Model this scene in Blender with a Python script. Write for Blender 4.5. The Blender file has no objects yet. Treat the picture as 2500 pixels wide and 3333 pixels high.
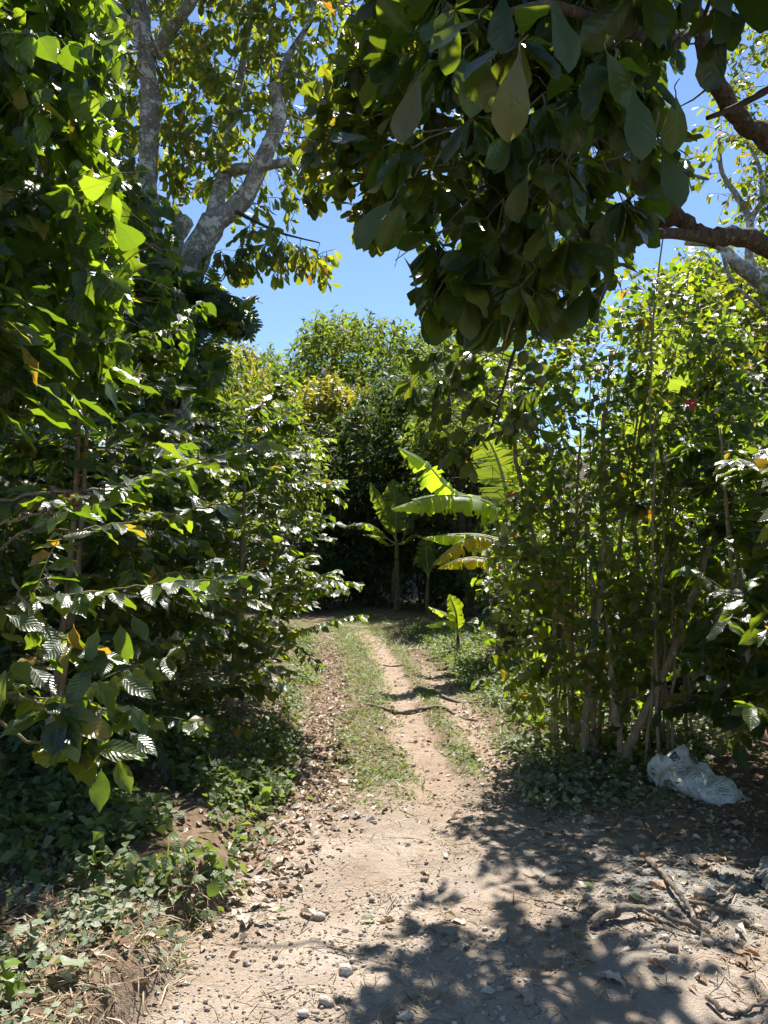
import bpy, math
import numpy as np
from mathutils import Vector, Matrix

# ------------------------------------------------------------------ camera, sky, sun, exposure
scn = bpy.context.scene
COL = scn.collection
rng = np.random.default_rng(11)
F, CX, CY = 2504.0, 1250.0, 1666.5          # focal length and centre in photograph pixels
PITCH = math.radians(2.84)
EYE = np.array([0.0, 0.0, 1.6])
cd = bpy.data.cameras.new('camera'); cam = bpy.data.objects.new('camera', cd); COL.objects.link(cam)
cam.location = EYE; cam.rotation_euler = (math.pi / 2 + PITCH, 0, 0)
cd.sensor_fit = 'VERTICAL'; cd.sensor_height = 24.0; cd.lens = 24.0 * F / 3333.0
cd.clip_start = 0.05; cd.clip_end = 2000
scn.camera = cam
SUN_EL, SUN_AZ = math.radians(60), math.radians(10)
w = bpy.data.worlds.new('World'); scn.world = w; w.use_nodes = True
wn = w.node_tree.nodes; wl = w.node_tree.links
sky = wn.new('ShaderNodeTexSky'); sky.sky_type = 'NISHITA'; sky.sun_disc = False
sky.sun_elevation = SUN_EL; sky.sun_rotation = SUN_AZ
sky.altitude = 300; sky.air_density = 1.0; sky.dust_density = 0.1; sky.ozone_density = 5.0
wn['Background'].inputs['Strength'].default_value = 0.083
wl.new(sky.outputs[0], wn['Background'].inputs[0])
sd = bpy.data.lights.new('sun', 'SUN'); sd.energy = 4.9; sd.angle = math.radians(0.65); sd.color = (1.0, 0.955, 0.88)
sun = bpy.data.objects.new('sun', sd); COL.objects.link(sun); sun.location = (8, 30, 40)
SV = Vector((math.sin(SUN_AZ) * math.cos(SUN_EL), math.cos(SUN_AZ) * math.cos(SUN_EL), math.sin(SUN_EL)))
sun.rotation_euler = SV.to_track_quat('Z', 'Y').to_euler()
vs = scn.view_settings; vs.view_transform = 'Standard'; vs.look = 'None'; vs.gamma = 1.0; vs.exposure = 1.18
vs.use_curve_mapping = False
scn.render.engine = 'CYCLES'
cy = scn.cycles; cy.use_denoising = True; cy.adaptive_threshold = 0.03; cy.max_bounces = 7; cy.diffuse_bounces = 2; cy.glossy_bounces = 2; cy.transmission_bounces = 4
cy.transparent_max_bounces = 4; cy.caustics_reflective = False; cy.caustics_refractive = False

# ------------------------------------------------------------------ small helpers
def P(px, py, D):
    """world point seen at photograph pixel (px, py), D metres ahead of the camera"""
    x = (np.asarray(px, float) - CX) / F; u = (CY - np.asarray(py, float)) / F
    Y = math.cos(PITCH) - math.sin(PITCH) * u; Z = math.sin(PITCH) + math.cos(PITCH) * u
    t = D / Y
    return np.stack(np.broadcast_arrays(EYE[0] + x * t, EYE[1] + Y * t, EYE[2] + Z * t), -1)
def proj(p):
    d = np.asarray(p) - EYE
    f = d[..., 1] * math.cos(PITCH) + d[..., 2] * math.sin(PITCH)
    u = -d[..., 1] * math.sin(PITCH) + d[..., 2] * math.cos(PITCH)
    f = np.where(np.abs(f) < 1e-4, 1e-4, f)
    return CX + F * d[..., 0] / f, CY - F * u / f, f
def hash2(i, j, s):
    v = np.sin(i * 127.1 + j * 311.7 + s * 74.7) * 43758.5453
    return v - np.floor(v)
def noise2(x, y, s=0):
    i, j = np.floor(x), np.floor(y); fx, fy = x - i, y - j
    fx = fx * fx * (3 - 2 * fx); fy = fy * fy * (3 - 2 * fy)
    a = hash2(i, j, s); b = hash2(i + 1, j, s); c = hash2(i, j + 1, s); d = hash2(i + 1, j + 1, s)
    return (a + (b - a) * fx) * (1 - fy) + (c + (d - c) * fx) * fy - 0.5
def fbm(x, y, s=0, o=3):
    r = 0; a = 1.0
    for k in range(o):
        r = r + a * noise2(x, y, s + k * 13); x = x * 2.03; y = y * 2.03; a *= 0.5
    return r
def sstep(a, b, x):
    t = np.clip((x - a) / (b - a), 0, 1); return t * t * (3 - 2 * t)
def nrm(v):
    return v / np.maximum(np.linalg.norm(v, axis=-1, keepdims=True), 1e-9)
def rv(n, s=1.0):
    return rng.normal(size=(n, 3)) * s
def in_poly(px, py, poly):
    poly = np.array(poly, float); ins = np.zeros(len(px), bool); j = len(poly) - 1
    for i in range(len(poly)):
        xi, yi = poly[i]; xj, yj = poly[j]
        c = ((yi > py) != (yj > py)) & (px < (xj - xi) * (py - yi) / (yj - yi + 1e-12) + xi)
        ins ^= c; j = i
    return ins
def vol(poly, d0, d1, n, power=1.0):
    """n points in the solid seen inside the outline, between the depths d0 and d1"""
    pl = np.array(poly, float); out = []; m = 0
    lo, hi = pl.min(0), pl.max(0)
    while m < n:
        q = rng.uniform(lo, hi, (n * 3, 2)); q = q[in_poly(q[:, 0], q[:, 1], poly)]
        D = d0 + (d1 - d0) * rng.random(len(q)) ** power
        out.append(P(q[:, 0], q[:, 1], D)); m += len(q)
    return np.concatenate(out)[:n]

def mesh_q(name, V, Q, uv=None, rnd=None, smooth=True, extra=None):
    """mesh from numpy verts and quads (a quad whose last index is -1 is a triangle)"""
    V = np.asarray(V, np.float32); Q = np.asarray(Q, np.int64)
    me = bpy.data.meshes.new(name)
    tri = Q[:, 3] < 0
    cnt = np.where(tri, 3, 4); ls = np.concatenate([[0], np.cumsum(cnt)[:-1]])
    loops = Q.reshape(-1); loops = loops[loops >= 0]
    me.vertices.add(len(V)); me.loops.add(len(loops)); me.polygons.add(len(Q))
    me.vertices.foreach_set('co', V.reshape(-1))
    me.loops.foreach_set('vertex_index', loops.astype(np.int32))
    me.polygons.foreach_set('loop_start', ls.astype(np.int32))
    me.polygons.foreach_set('use_smooth', np.full(len(Q), smooth, bool))
    me.update(calc_edges=True)
    if uv is not None:
        l = me.uv_layers.new(name='UVMap'); l.data.foreach_set('uv', np.asarray(uv, np.float32)[loops].reshape(-1))
    if rnd is not None:
        a = me.attributes.new('rnd', 'FLOAT', 'POINT'); a.data.foreach_set('value', np.asarray(rnd, np.float32))
    for k, v in (extra or {}).items():
        a = me.attributes.new(k, 'FLOAT', 'POINT'); a.data.foreach_set('value', np.asarray(v, np.float32))
    return me
def link(name, me, mat=None, parent=None):
    o = bpy.data.objects.new(name, me); COL.objects.link(o)
    if mat is not None and me is not None and len(me.materials) == 0: me.materials.append(mat)
    if parent is not None: o.parent = parent
    return o
def tag(o, label=None, cat=None, group=None, kind=None):
    if label: o['label'] = label
    if cat: o['category'] = cat
    if group: o['group'] = group
    if kind: o['kind'] = kind
    return o
def thing(name, loc, label, cat, group=None):
    o = link(name, None); o.location = loc; o.empty_display_size = 0.1
    return tag(o, label, cat, group)
class MB:
    def __init__(s): s.V = []; s.Q = []; s.U = []; s.R = []; s.n = 0
    def add(s, V, Q, uv=None, r=0.0):
        V = np.asarray(V, float); Q = np.asarray(Q)
        s.V.append(V); s.Q.append(np.where(Q >= 0, Q + s.n, -1)); s.n += len(V)
        s.U.append(np.zeros((len(V), 2)) if uv is None else np.asarray(uv, float))
        s.R.append(np.full(len(V), r) if np.isscalar(r) else np.asarray(r, float))
    def tube(s, pts, rad, sides=6, r=0.0, cap=True):
        pts = np.asarray(pts, float); n = len(pts); rad = np.broadcast_to(np.asarray(rad, float), (n,))
        tg = nrm(np.gradient(pts, axis=0)); ref = np.array([0.31, 0.17, 0.93])
        if abs(tg[0] @ ref) > 0.9: ref = np.array([1.0, 0.1, 0.0])
        a = nrm(np.cross(tg, ref)); b = np.cross(tg, a)
        th = np.arange(sides) * 2 * math.pi / sides
        V = pts[:, None] + rad[:, None, None] * (np.cos(th)[None, :, None] * a[:, None] + np.sin(th)[None, :, None] * b[:, None])
        V = V.reshape(-1, 3); k = np.arange(sides); Q = []
        for i in range(n - 1):
            Q.append(np.stack([i * sides + k, i * sides + (k + 1) % sides, (i + 1) * sides + (k + 1) % sides, (i + 1) * sides + k], 1))
        Q = np.concatenate(Q)
        if cap:
            V = np.concatenate([V, pts[:1], pts[-1:]]); c0 = n * sides
            Q = np.concatenate([Q, np.stack([(k + 1) % sides, k, np.full(sides, c0), np.full(sides, -1)], 1),
                                np.stack([(n - 1) * sides + k, (n - 1) * sides + (k + 1) % sides, np.full(sides, c0 + 1), np.full(sides, -1)], 1)])
        L = np.concatenate([[0], np.cumsum(np.linalg.norm(np.diff(pts, axis=0), axis=1))])
        uv = np.stack([np.tile(th / 6.283, n), np.repeat(L, sides)], 1)
        if cap: uv = np.concatenate([uv, [[0, 0], [0, L[-1]]]])
        s.add(V, Q, uv, r)
    def build(s, name, mat, parent=None, base=(0, 0, 0), smooth=True):
        if not s.V: return None
        me = mesh_q(name, np.concatenate(s.V) - np.asarray(base), np.concatenate(s.Q), np.concatenate(s.U), np.concatenate(s.R), smooth)
        return link(name, me, mat, parent)
def curve(pts, n=12, wob=0.0):
    """smooth path through control points (Catmull-Rom)"""
    p = np.asarray(pts, float); p = np.concatenate([[2 * p[0] - p[1]], p, [2 * p[-1] - p[-2]]])
    out = []
    t = np.linspace(0, 1, n, endpoint=False)[:, None]
    for i in range(1, len(p) - 2):
        a, b, c, d = p[i - 1], p[i], p[i + 1], p[i + 2]
        out.append(0.5 * (2 * b + (c - a) * t + (2 * a - 5 * b + 4 * c - d) * t ** 2 + (3 * b - a - 3 * c + d) * t ** 3))
    out = np.concatenate(out + [p[-2:-1]])
    if wob: out[1:-1] += rv(len(out) - 2, wob)
    return out

# ------------------------------------------------------------------ materials
class NT:
    def __init__(s, name):
        s.m = bpy.data.materials.new(name); s.m.use_nodes = True; s.t = s.m.node_tree; s.n = s.t.nodes; s.l = s.t.links
        s.bs = s.n['Principled BSDF']; s.out = s.n['Material Output']
    def add(s, ty, **kw):
        n = s.n.new(ty)
        for k, v in kw.items(): setattr(n, k, v)
        return n
    def con(s, a, b): s.l.new(a, b)
    def inp(s, sock, v):
        if isinstance(v, (int, float)): sock.default_value = v
        elif isinstance(v, (tuple, list)): sock.default_value = tuple(v) + ((1.0,) if len(v) == 3 and sock.type == 'RGBA' else ())
        else: s.con(v, sock)
    def math(s, op, a, b=0.0, c=None, clamp=False):
        n = s.add('ShaderNodeMath', operation=op, use_clamp=clamp); s.inp(n.inputs[0], a); s.inp(n.inputs[1], b)
        if c is not None: s.inp(n.inputs[2], c)
        return n.outputs[0]
    def mix(s, f, a, b, blend='MIX'):
        n = s.add('ShaderNodeMix', data_type='RGBA', blend_type=blend); s.inp(n.inputs[0], f); s.inp(n.inputs[6], a); s.inp(n.inputs[7], b)
        return n.outputs[2]
    def noise(s, vec, scale, detail=3.0, rough=0.55):
        n = s.add('ShaderNodeTexNoise'); n.inputs['Scale'].default_value = scale; n.inputs['Detail'].default_value = detail
        n.inputs['Roughness'].default_value = rough
        if vec is not None: s.con(vec, n.inputs['Vector'])
        return n.outputs['Fac']
    def ramp(s, f, stops):
        n = s.add('ShaderNodeValToRGB'); e = n.color_ramp.elements
        while len(e) < len(stops): e.new(0.5)
        for el, (p, c) in zip(e, stops): el.position = p; el.color = tuple(c) + (1.0,)
        s.con(f, n.inputs[0]); return n.outputs[0]
    def sm(s, x, a, b):
        n = s.add('ShaderNodeMapRange', interpolation_type='SMOOTHSTEP'); s.inp(n.inputs[0], x)
        n.inputs[1].default_value = a; n.inputs[2].default_value = b; return n.outputs[0]
    def attr(s, name):
        return s.add('ShaderNodeAttribute', attribute_name=name).outputs['Fac']
    def bump(s, h, strength=0.5, dist=0.02):
        n = s.add('ShaderNodeBump'); n.inputs['Strength'].default_value = strength; n.inputs['Distance'].default_value = dist
        s.con(h, n.inputs['Height']); return n.outputs[0]

def leaf_mat(name, stops, trans, tmix=0.4, rough=0.36, veins=9.0, vein_b=0.5, rib=(0.16, 0.2, 0.06), spec=0.5):
    """two-sided leaf: glossy skin over a translucent blade, colour varied leaf by leaf"""
    t = NT(name)
    oi = t.add('ShaderNodeObjectInfo').outputs['Random']
    r = t.math('FRACT', t.math('ADD', t.attr('rnd'), oi))
    base = t.ramp(r, stops)
    tr = t.ramp(r, [(0.0, trans[0]), (0.45, trans[1]), (0.86, trans[2]), (0.95, trans[2]), (0.985, trans[3])])
    uv = t.add('ShaderNodeUVMap', uv_map='UVMap').outputs[0]
    sx = t.add('ShaderNodeSeparateXYZ'); t.con(uv, sx.inputs[0])
    au = t.math('ABSOLUTE', t.math('SUBTRACT', sx.outputs[0], 0.5))
    ribm = t.math('SUBTRACT', 1.0, t.sm(au, 0.012, 0.045))
    ph = t.math('SUBTRACT', t.math('MULTIPLY', sx.outputs[1], veins), t.math('MULTIPLY', au, veins * 0.45))
    wv = t.math('ABSOLUTE', t.math('SINE', t.math('MULTIPLY', ph, math.pi)))
    lat = t.math('MULTIPLY', t.math('SUBTRACT', 1.0, t.sm(wv, 0.0, 0.2)), 0.22)
    vm = t.math('MAXIMUM', t.math('MULTIPLY', ribm, 0.75), lat)
    geo = t.add('ShaderNodeNewGeometry')
    blotch = t.noise(geo.outputs['Position'], 23.0, 2.0)
    col = t.mix(t.math('MULTIPLY', vm, 0.55), base, rib)
    col = t.mix(t.math('MULTIPLY', t.sm(blotch, 0.45, 0.8), 0.35), col, (0.11, 0.12, 0.03))
    spot = t.sm(t.noise(geo.outputs['Position'], 75.0, 2.0), 0.66, 0.72); col = t.mix(t.math('MULTIPLY', spot, 0.75), col, (0.09, 0.06, 0.025))
    t.con(col, t.bs.inputs['Base Color']); t.con(t.math('ADD', t.math('MULTIPLY', blotch, 0.18), rough - 0.09), t.bs.inputs['Roughness'])
    t.bs.inputs['Specular IOR Level'].default_value = spec
    bp = t.bump(t.math('ADD', wv, t.math('MULTIPLY', blotch, 0.5)), vein_b, 0.006); t.con(bp, t.bs.inputs['Normal'])
    tb = t.add('ShaderNodeBsdfTranslucent'); trc = t.mix(t.math('MULTIPLY', vm, 0.3), tr, (0.06, 0.09, 0.01)); t.con(trc, tb.inputs[0])
    mx = t.add('ShaderNodeMixShader'); mx.inputs[0].default_value = tmix
    t.con(t.bs.outputs[0], mx.inputs[1]); t.con(tb.outputs[0], mx.inputs[2]); t.con(mx.outputs[0], t.out.inputs[0])
    return t.m
GREEN = [(0.0, (0.007, 0.019, 0.010)), (0.4, (0.011, 0.028, 0.012)), (0.8, (0.02, 0.042, 0.014)), (0.95, (0.034, 0.06, 0.018)), (0.985, (0.2, 0.15, 0.03))]
TR = [(0.22, 0.38, 0.015), (0.36, 0.55, 0.018), (0.60, 0.76, 0.025), (0.85, 0.5, 0.03)]
M = {}
M['coffee'] = leaf_mat('coffee_leaf', GREEN, TR, 0.33, 0.32, 10, 0.3, spec=0.65)
M['heart'] = leaf_mat('heart_leaf', GREEN, [(0.28, 0.46, 0.015), (0.44, 0.68, 0.018), (0.62, 0.84, 0.03), (0.8, 0.7, 0.04)], 0.36, 0.36, 6, 0.5, spec=0.6)
M['obovate'] = leaf_mat('thick_leaf', [(0.0, (0.009, 0.024, 0.009)), (0.4, (0.016, 0.038, 0.012)), (0.8, (0.03, 0.058, 0.015)), (0.95, (0.045, 0.07, 0.022)), (0.985, (0.09, 0.09, 0.035))],
                        [(0.16, 0.24, 0.01), (0.26, 0.36, 0.014), (0.4, 0.52, 0.02), (0.42, 0.44, 0.03)], 0.3, 0.25, 8, 0.08, rib=(0.05, 0.085, 0.025), spec=0.36)
M['hibiscus'] = leaf_mat('hibiscus_leaf', GREEN, [(0.26, 0.42, 0.015), (0.44, 0.62, 0.02), (0.64, 0.8, 0.03), (0.95, 0.5, 0.03)], 0.42, 0.36, 5, 0.6, spec=0.8)
M['shade'] = leaf_mat('tree_leaf', GREEN, [(0.38, 0.48, 0.02), (0.5, 0.6, 0.02), (0.68, 0.7, 0.03), (0.9, 0.45, 0.03)], 0.38, 0.40, 7, 0.4)
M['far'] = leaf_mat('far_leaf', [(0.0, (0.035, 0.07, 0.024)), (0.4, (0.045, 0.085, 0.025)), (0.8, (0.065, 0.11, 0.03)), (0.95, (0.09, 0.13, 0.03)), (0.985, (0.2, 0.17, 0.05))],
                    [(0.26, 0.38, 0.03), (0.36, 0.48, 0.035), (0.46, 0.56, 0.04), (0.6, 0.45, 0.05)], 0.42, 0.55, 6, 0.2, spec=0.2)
M['far_dark'] = leaf_mat('shaded_far_leaf', [(0.0, (0.018, 0.04, 0.02)), (0.4, (0.028, 0.058, 0.024)), (0.8, (0.045, 0.08, 0.028)), (0.95, (0.06, 0.1, 0.03)), (0.985, (0.1, 0.1, 0.04))],
                    [(0.16, 0.26, 0.03), (0.22, 0.34, 0.03), (0.3, 0.42, 0.035), (0.4, 0.36, 0.05)], 0.26, 0.55, 6, 0.2, spec=0.2)  # far leaf darkened: the background's shade is put into its colour
M['far_yellow'] = leaf_mat('yellowing_leaf', [(0.0, (0.07, 0.085, 0.02)), (0.4, (0.1, 0.115, 0.025)), (0.8, (0.15, 0.14, 0.03)), (0.95, (0.2, 0.16, 0.03)), (0.985, (0.25, 0.13, 0.03))],
                    [(0.45, 0.48, 0.03), (0.6, 0.56, 0.03), (0.68, 0.6, 0.04), (0.7, 0.48, 0.04)], 0.42, 0.45, 6, 0.2)
M['dusty'] = leaf_mat('dusty_leaf', [(0.0, (0.14, 0.18, 0.11)), (0.4, (0.22, 0.265, 0.17)), (0.8, (0.3, 0.335, 0.24)), (0.95, (0.36, 0.37, 0.27)), (0.985, (0.36, 0.28, 0.15))],
                    [(0.2, 0.28, 0.06), (0.28, 0.36, 0.08), (0.36, 0.42, 0.1), (0.45, 0.36, 0.1)], 0.28, 0.55, 5, 0.3)
M['weed'] = leaf_mat('weed_leaf', [(0.0, (0.055, 0.09, 0.03)), (0.4, (0.09, 0.135, 0.045)), (0.8, (0.14, 0.19, 0.065)), (0.95, (0.2, 0.23, 0.09)), (0.985, (0.25, 0.2, 0.09))],
                    [(0.24, 0.36, 0.04), (0.32, 0.45, 0.05), (0.4, 0.52, 0.06), (0.5, 0.4, 0.08)], 0.34, 0.5, 5, 0.3)
M['grass'] = leaf_mat('grass_blade', [(0.0, (0.09, 0.13, 0.04)), (0.4, (0.14, 0.17, 0.055)), (0.8, (0.23, 0.22, 0.09)), (0.95, (0.34, 0.28, 0.14)), (0.985, (0.4, 0.32, 0.18))],
                    [(0.28, 0.4, 0.05), (0.34, 0.44, 0.06), (0.4, 0.42, 0.1), (0.45, 0.38, 0.14)], 0.3, 0.5, 3, 0.1)
M['litter'] = leaf_mat('dead_leaf', [(0.0, (0.28, 0.17, 0.11)), (0.3, (0.44, 0.32, 0.23)), (0.6, (0.58, 0.47, 0.38)), (0.88, (0.7, 0.64, 0.56)), (1.0, (0.28, 0.12, 0.06))],
                    [(0.3, 0.18, 0.08), (0.36, 0.24, 0.1), (0.4, 0.3, 0.16), (0.3, 0.14, 0.05)], 0.12, 0.62, 7, 0.5, rib=(0.3, 0.22, 0.14), spec=0.25)
M['straw'] = leaf_mat('straw', [(0.0, (0.2, 0.14, 0.09)), (0.4, (0.34, 0.25, 0.16)), (0.8, (0.46, 0.36, 0.24)), (0.95, (0.5, 0.41, 0.3)), (1.0, (0.14, 0.09, 0.05))],
                    [(0.3, 0.2, 0.1), (0.36, 0.26, 0.14), (0.4, 0.3, 0.18), (0.2, 0.12, 0.06)], 0.1, 0.6, 3, 0.1, spec=0.25)
M['banana'] = leaf_mat('banana_leaf', [(0.0, (0.10, 0.17, 0.07)), (0.4, (0.12, 0.2, 0.075)), (0.8, (0.14, 0.22, 0.08)), (0.95, (0.1, 0.14, 0.03)), (1.0, (0.1, 0.13, 0.03))],
                    [(0.5, 0.68, 0.025), (0.56, 0.72, 0.025), (0.64, 0.78, 0.03), (0.7, 0.65, 0.04)], 0.52, 0.42, 60, 0.35, rib=(0.1, 0.14, 0.04))
M['banana_old'] = leaf_mat('old_banana_leaf', [(0.0, (0.12, 0.12, 0.03)), (0.4, (0.14, 0.13, 0.035)), (0.8, (0.18, 0.14, 0.04)), (0.95, (0.2, 0.13, 0.04)), (1.0, (0.2, 0.12, 0.04))],
                    [(0.68, 0.76, 0.03), (0.74, 0.74, 0.03), (0.8, 0.66, 0.03), (0.7, 0.45, 0.04)], 0.52, 0.42, 60, 0.35, rib=(0.2, 0.18, 0.05))
M['tuft'] = leaf_mat('fresh_grass', [(0.0, (0.09, 0.17, 0.02)), (0.5, (0.13, 0.22, 0.03)), (0.8, (0.15, 0.24, 0.03)), (0.95, (0.2, 0.25, 0.05)), (1.0, (0.2, 0.25, 0.05))],
                    [(0.4, 0.6, 0.04), (0.45, 0.65, 0.04), (0.5, 0.66, 0.05), (0.5, 0.6, 0.05)], 0.42, 0.42, 3, 0.1)

def bark_mat(name, c1, c2, patch=None, pscale=9.0, pth=0.58, bump=0.5, scale=14.0, rough=0.85):
    t = NT(name); geo = t.add('ShaderNodeNewGeometry').outputs['Position']
    mp = t.add('ShaderNodeMapping'); mp.inputs['Scale'].default_value = (1, 1, 0.35); t.con(geo, mp.inputs[0])
    n1 = t.noise(mp.outputs[0], scale, 5.0, 0.65); n2 = t.noise(geo, 3.0, 2.0)
    col = t.mix(t.sm(n1, 0.3, 0.72), c1, c2)
    col = t.mix(t.math('MULTIPLY', t.sm(n2, 0.4, 0.75), 0.45), col, tuple(0.55 * x for x in c1))
    if patch:
        n3 = t.noise(geo, pscale, 4.0, 0.7); col = t.mix(t.sm(n3, pth, pth + 0.05), col, patch)
        n4 = t.noise(geo, pscale * 3.1, 3.0, 0.7); col = t.mix(t.math('MULTIPLY', t.sm(n4, pth + 0.02, pth + 0.07), 0.7), col, patch)
    t.con(col, t.bs.inputs['Base Color']); t.bs.inputs['Roughness'].default_value = rough; t.bs.inputs['Specular IOR Level'].default_value = 0.25
    t.con(t.bump(n1, bump, 0.03), t.bs.inputs['Normal']); return t.m
M['bark_lichen'] = bark_mat('lichen_bark', (0.19, 0.165, 0.14), (0.36, 0.335, 0.3), (0.6, 0.6, 0.56), 7.0, 0.54)
M['bark_brown'] = bark_mat('brown_bark', (0.08, 0.055, 0.038), (0.19, 0.145, 0.1), (0.3, 0.265, 0.21), 26.0, 0.6, bump=1.0, scale=38.0)
M['bark_stem'] = bark_mat('pale_stem_bark', (0.22, 0.165, 0.105), (0.4, 0.31, 0.2), (0.5, 0.45, 0.37), 14.0, 0.6)
M['bark_dark'] = bark_mat('dark_bark', (0.05, 0.04, 0.03), (0.11, 0.09, 0.065))
M['twig'] = bark_mat('twig_bark', (0.14, 0.11, 0.06), (0.26, 0.22, 0.12), None, scale=30)
M['twig_far'] = bark_mat('far_twig_bark', (0.06, 0.05, 0.035), (0.13, 0.11, 0.08), None)
M['stick'] = bark_mat('dead_stick', (0.11, 0.085, 0.06), (0.28, 0.23, 0.18), (0.4, 0.36, 0.3), 20, 0.6, scale=34)
M['pseudostem'] = bark_mat('banana_stem', (0.13, 0.13, 0.05), (0.24, 0.22, 0.1), (0.1, 0.06, 0.035), 6, 0.55, scale=12)
M['midrib'] = bark_mat('banana_midrib', (0.3, 0.36, 0.12), (0.42, 0.46, 0.2), None, rough=0.5)

# ------------------------------------------------------------------ ground
def path_c(y):      # centre line of the trodden footpath
    return np.interp(y, [2, 4, 5.3, 6.6, 8.7, 11, 14.3, 18, 22, 30], [0.36, 0.36, 0.32, 0.24, 0.14, 0.02, -0.3, -0.95, -2.4, -6.5])
def bank_x(y):      # foot of the bank on the left
    return np.interp(y, [0, 2.6, 2.9, 3.3, 3.6, 4.2, 5, 6, 8.5, 11, 14, 18, 24], [-0.86, -0.84, -0.78, -0.86, -0.70, -0.66, -0.62, -0.66, -0.78, -0.92, -1.25, -2.1, -5.2])
def gz(x, y):
    x = np.asarray(x, float); y = np.asarray(y, float)
    bx = bank_x(y) + 0.07 * noise2(y * 3.1, y * 0 + 3.3, 5) + 0.09 * noise2(y * 8.0, y * 0 + 1.3, 6)
    near = 1 - sstep(3.3, 5.2, y)
    wd = 0.13 + 0.10 * noise2(y * 6.0, y * 0 + 7.7, 15) + 0.5 * (1 - near)
    hb = 0.13 * near + 0.14 * (1 - near) * (1 - sstep(12, 20, y))
    z = hb * sstep(0, 1, (bx - x) / wd) + 0.06 * np.clip(bx - x, 0, 4) * (1 - sstep(14, 22, y))
    # worn ruts and the foot track
    u = x - path_c(y); pm = sstep(4.3, 5.6, y)
    z = z - 0.035 * np.exp(-(u / 0.17) ** 2) * pm - 0.03 * np.exp(-((u - 0.55) / 0.16) ** 2) * pm - 0.03 * np.exp(-((u + 0.72) / 0.2) ** 2) * pm
    z = z + 0.07 * sstep(0.85, 1.6, u) * pm
    # humps of trodden earth in front, heap of ash on the right
    z = z + 0.05 * np.exp(-(((x - 0.75) / 0.75) ** 2 + ((y - 2.75) / 0.62) ** 2)) + 0.06 * np.exp(-(((x - 1.45) / 0.55) ** 2 + ((y - 3.6) / 0.45) ** 2))
    z = z + 0.10 * sstep(1.5, 3.2, x) * (1 - sstep(12, 20, y))
    z = z + 0.03 * fbm(x * 3.6, y * 3.6, 8) * (1 - sstep(7, 10, y)) + 0.035 * fbm(x * 1.7, y * 1.7, 1) + 0.014 * fbm(x * 7, y * 7, 2, 2) * (1 - sstep(8, 14, y))
    far = np.clip(y - 27, 0, 60) * 0.2 + np.clip(np.abs(x) - 14, 0, 40) * 0.08
    return z + far
def axis(core0, core1, step, lim0, lim1, g):
    a = list(np.arange(core0, core1 + 1e-6, step)); s = step
    while a[-1] < lim1: s *= g; a.append(a[-1] + s)
    s = step; b = []; v = core0
    while v > lim0: s *= g; v -= s; b.append(v)
    return np.array(b[::-1] + a)
gx = axis(-2.4, 2.8, 0.03, -260, 260, 1.09); gy = axis(1.8, 8.0, 0.032, -60, 420, 1.06)
GX, GY = np.meshgrid(gx, gy); GZ = gz(GX, GY)
nx, ny = len(gx), len(gy)
VG = np.stack([GX, GY, GZ], -1).reshape(-1, 3)
u = GX - path_c(GY)
edge = 0.06 * fbm(GX * 5, GY * 5, 21)
red = (1 - sstep(0.12, 0.26, np.abs(u + edge))) * sstep(4.2, 5.4, GY) * (1 - sstep(15, 18, GY))
red = np.maximum(red, (1 - sstep(0.1, 0.22, np.abs(u - 0.55 + edge))) * sstep(4.4, 5.2, GY) * (1 - sstep(9, 12, GY)) * 0.95)
ash = np.exp(-(((GX - 1.35) / 0.5) ** 2 + ((GY - 3.75) / 0.42) ** 2)) * 1.25 + 0.5 * fbm(GX * 3, GY * 3, 33)
ash = np.clip(np.where((GX > 0.7) & (GX < 2.2) & (GY < 4.6), ash, 0), 0, 1)
dust = sstep(-0.1, 0.15, GX - bank_x(GY) + edge * 2) * (1 - sstep(3.8, 6.4, GY + edge * 8)) * (1 - sstep(1.3, 2.2, GX + 0.3 * fbm(GX * 2, GY * 2, 44)))
dark_soil = np.clip(np.maximum(np.maximum(sstep(19, 24, GY), sstep(4, 7, np.abs(GX))), np.maximum(sstep(1.4, 2.4, u) * sstep(6.5, 8, GY), sstep(0.6, 1.4, bank_x(GY) - GX) * sstep(4.0, 5.5, GY))), 0, 1)  # soil made darker far off, at the sides and beneath the shrubs
green = np.clip(sstep(4.5, 5.5, GY) * (1 - red), 0, 1)
i = np.arange(nx - 1); j = np.arange(ny - 1); I, J = np.meshgrid(i, j)
Q = np.stack([J * nx + I, J * nx + I + 1, (J + 1) * nx + I + 1, (J + 1) * nx + I], -1).reshape(-1, 4)
cxm = VG[Q].mean(1)
uu = cxm[:, 0] - path_c(cxm[:, 1])
isp = (((cxm[:, 1] > 4.2) & (cxm[:, 1] < 26) & (uu > -0.98) & (uu < 0.82)) | ((cxm[:, 1] <= 4.2) & (cxm[:, 1] > 1.2) & (cxm[:, 0] > bank_x(cxm[:, 1])) & (cxm[:, 0] < 1.7)))
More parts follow.
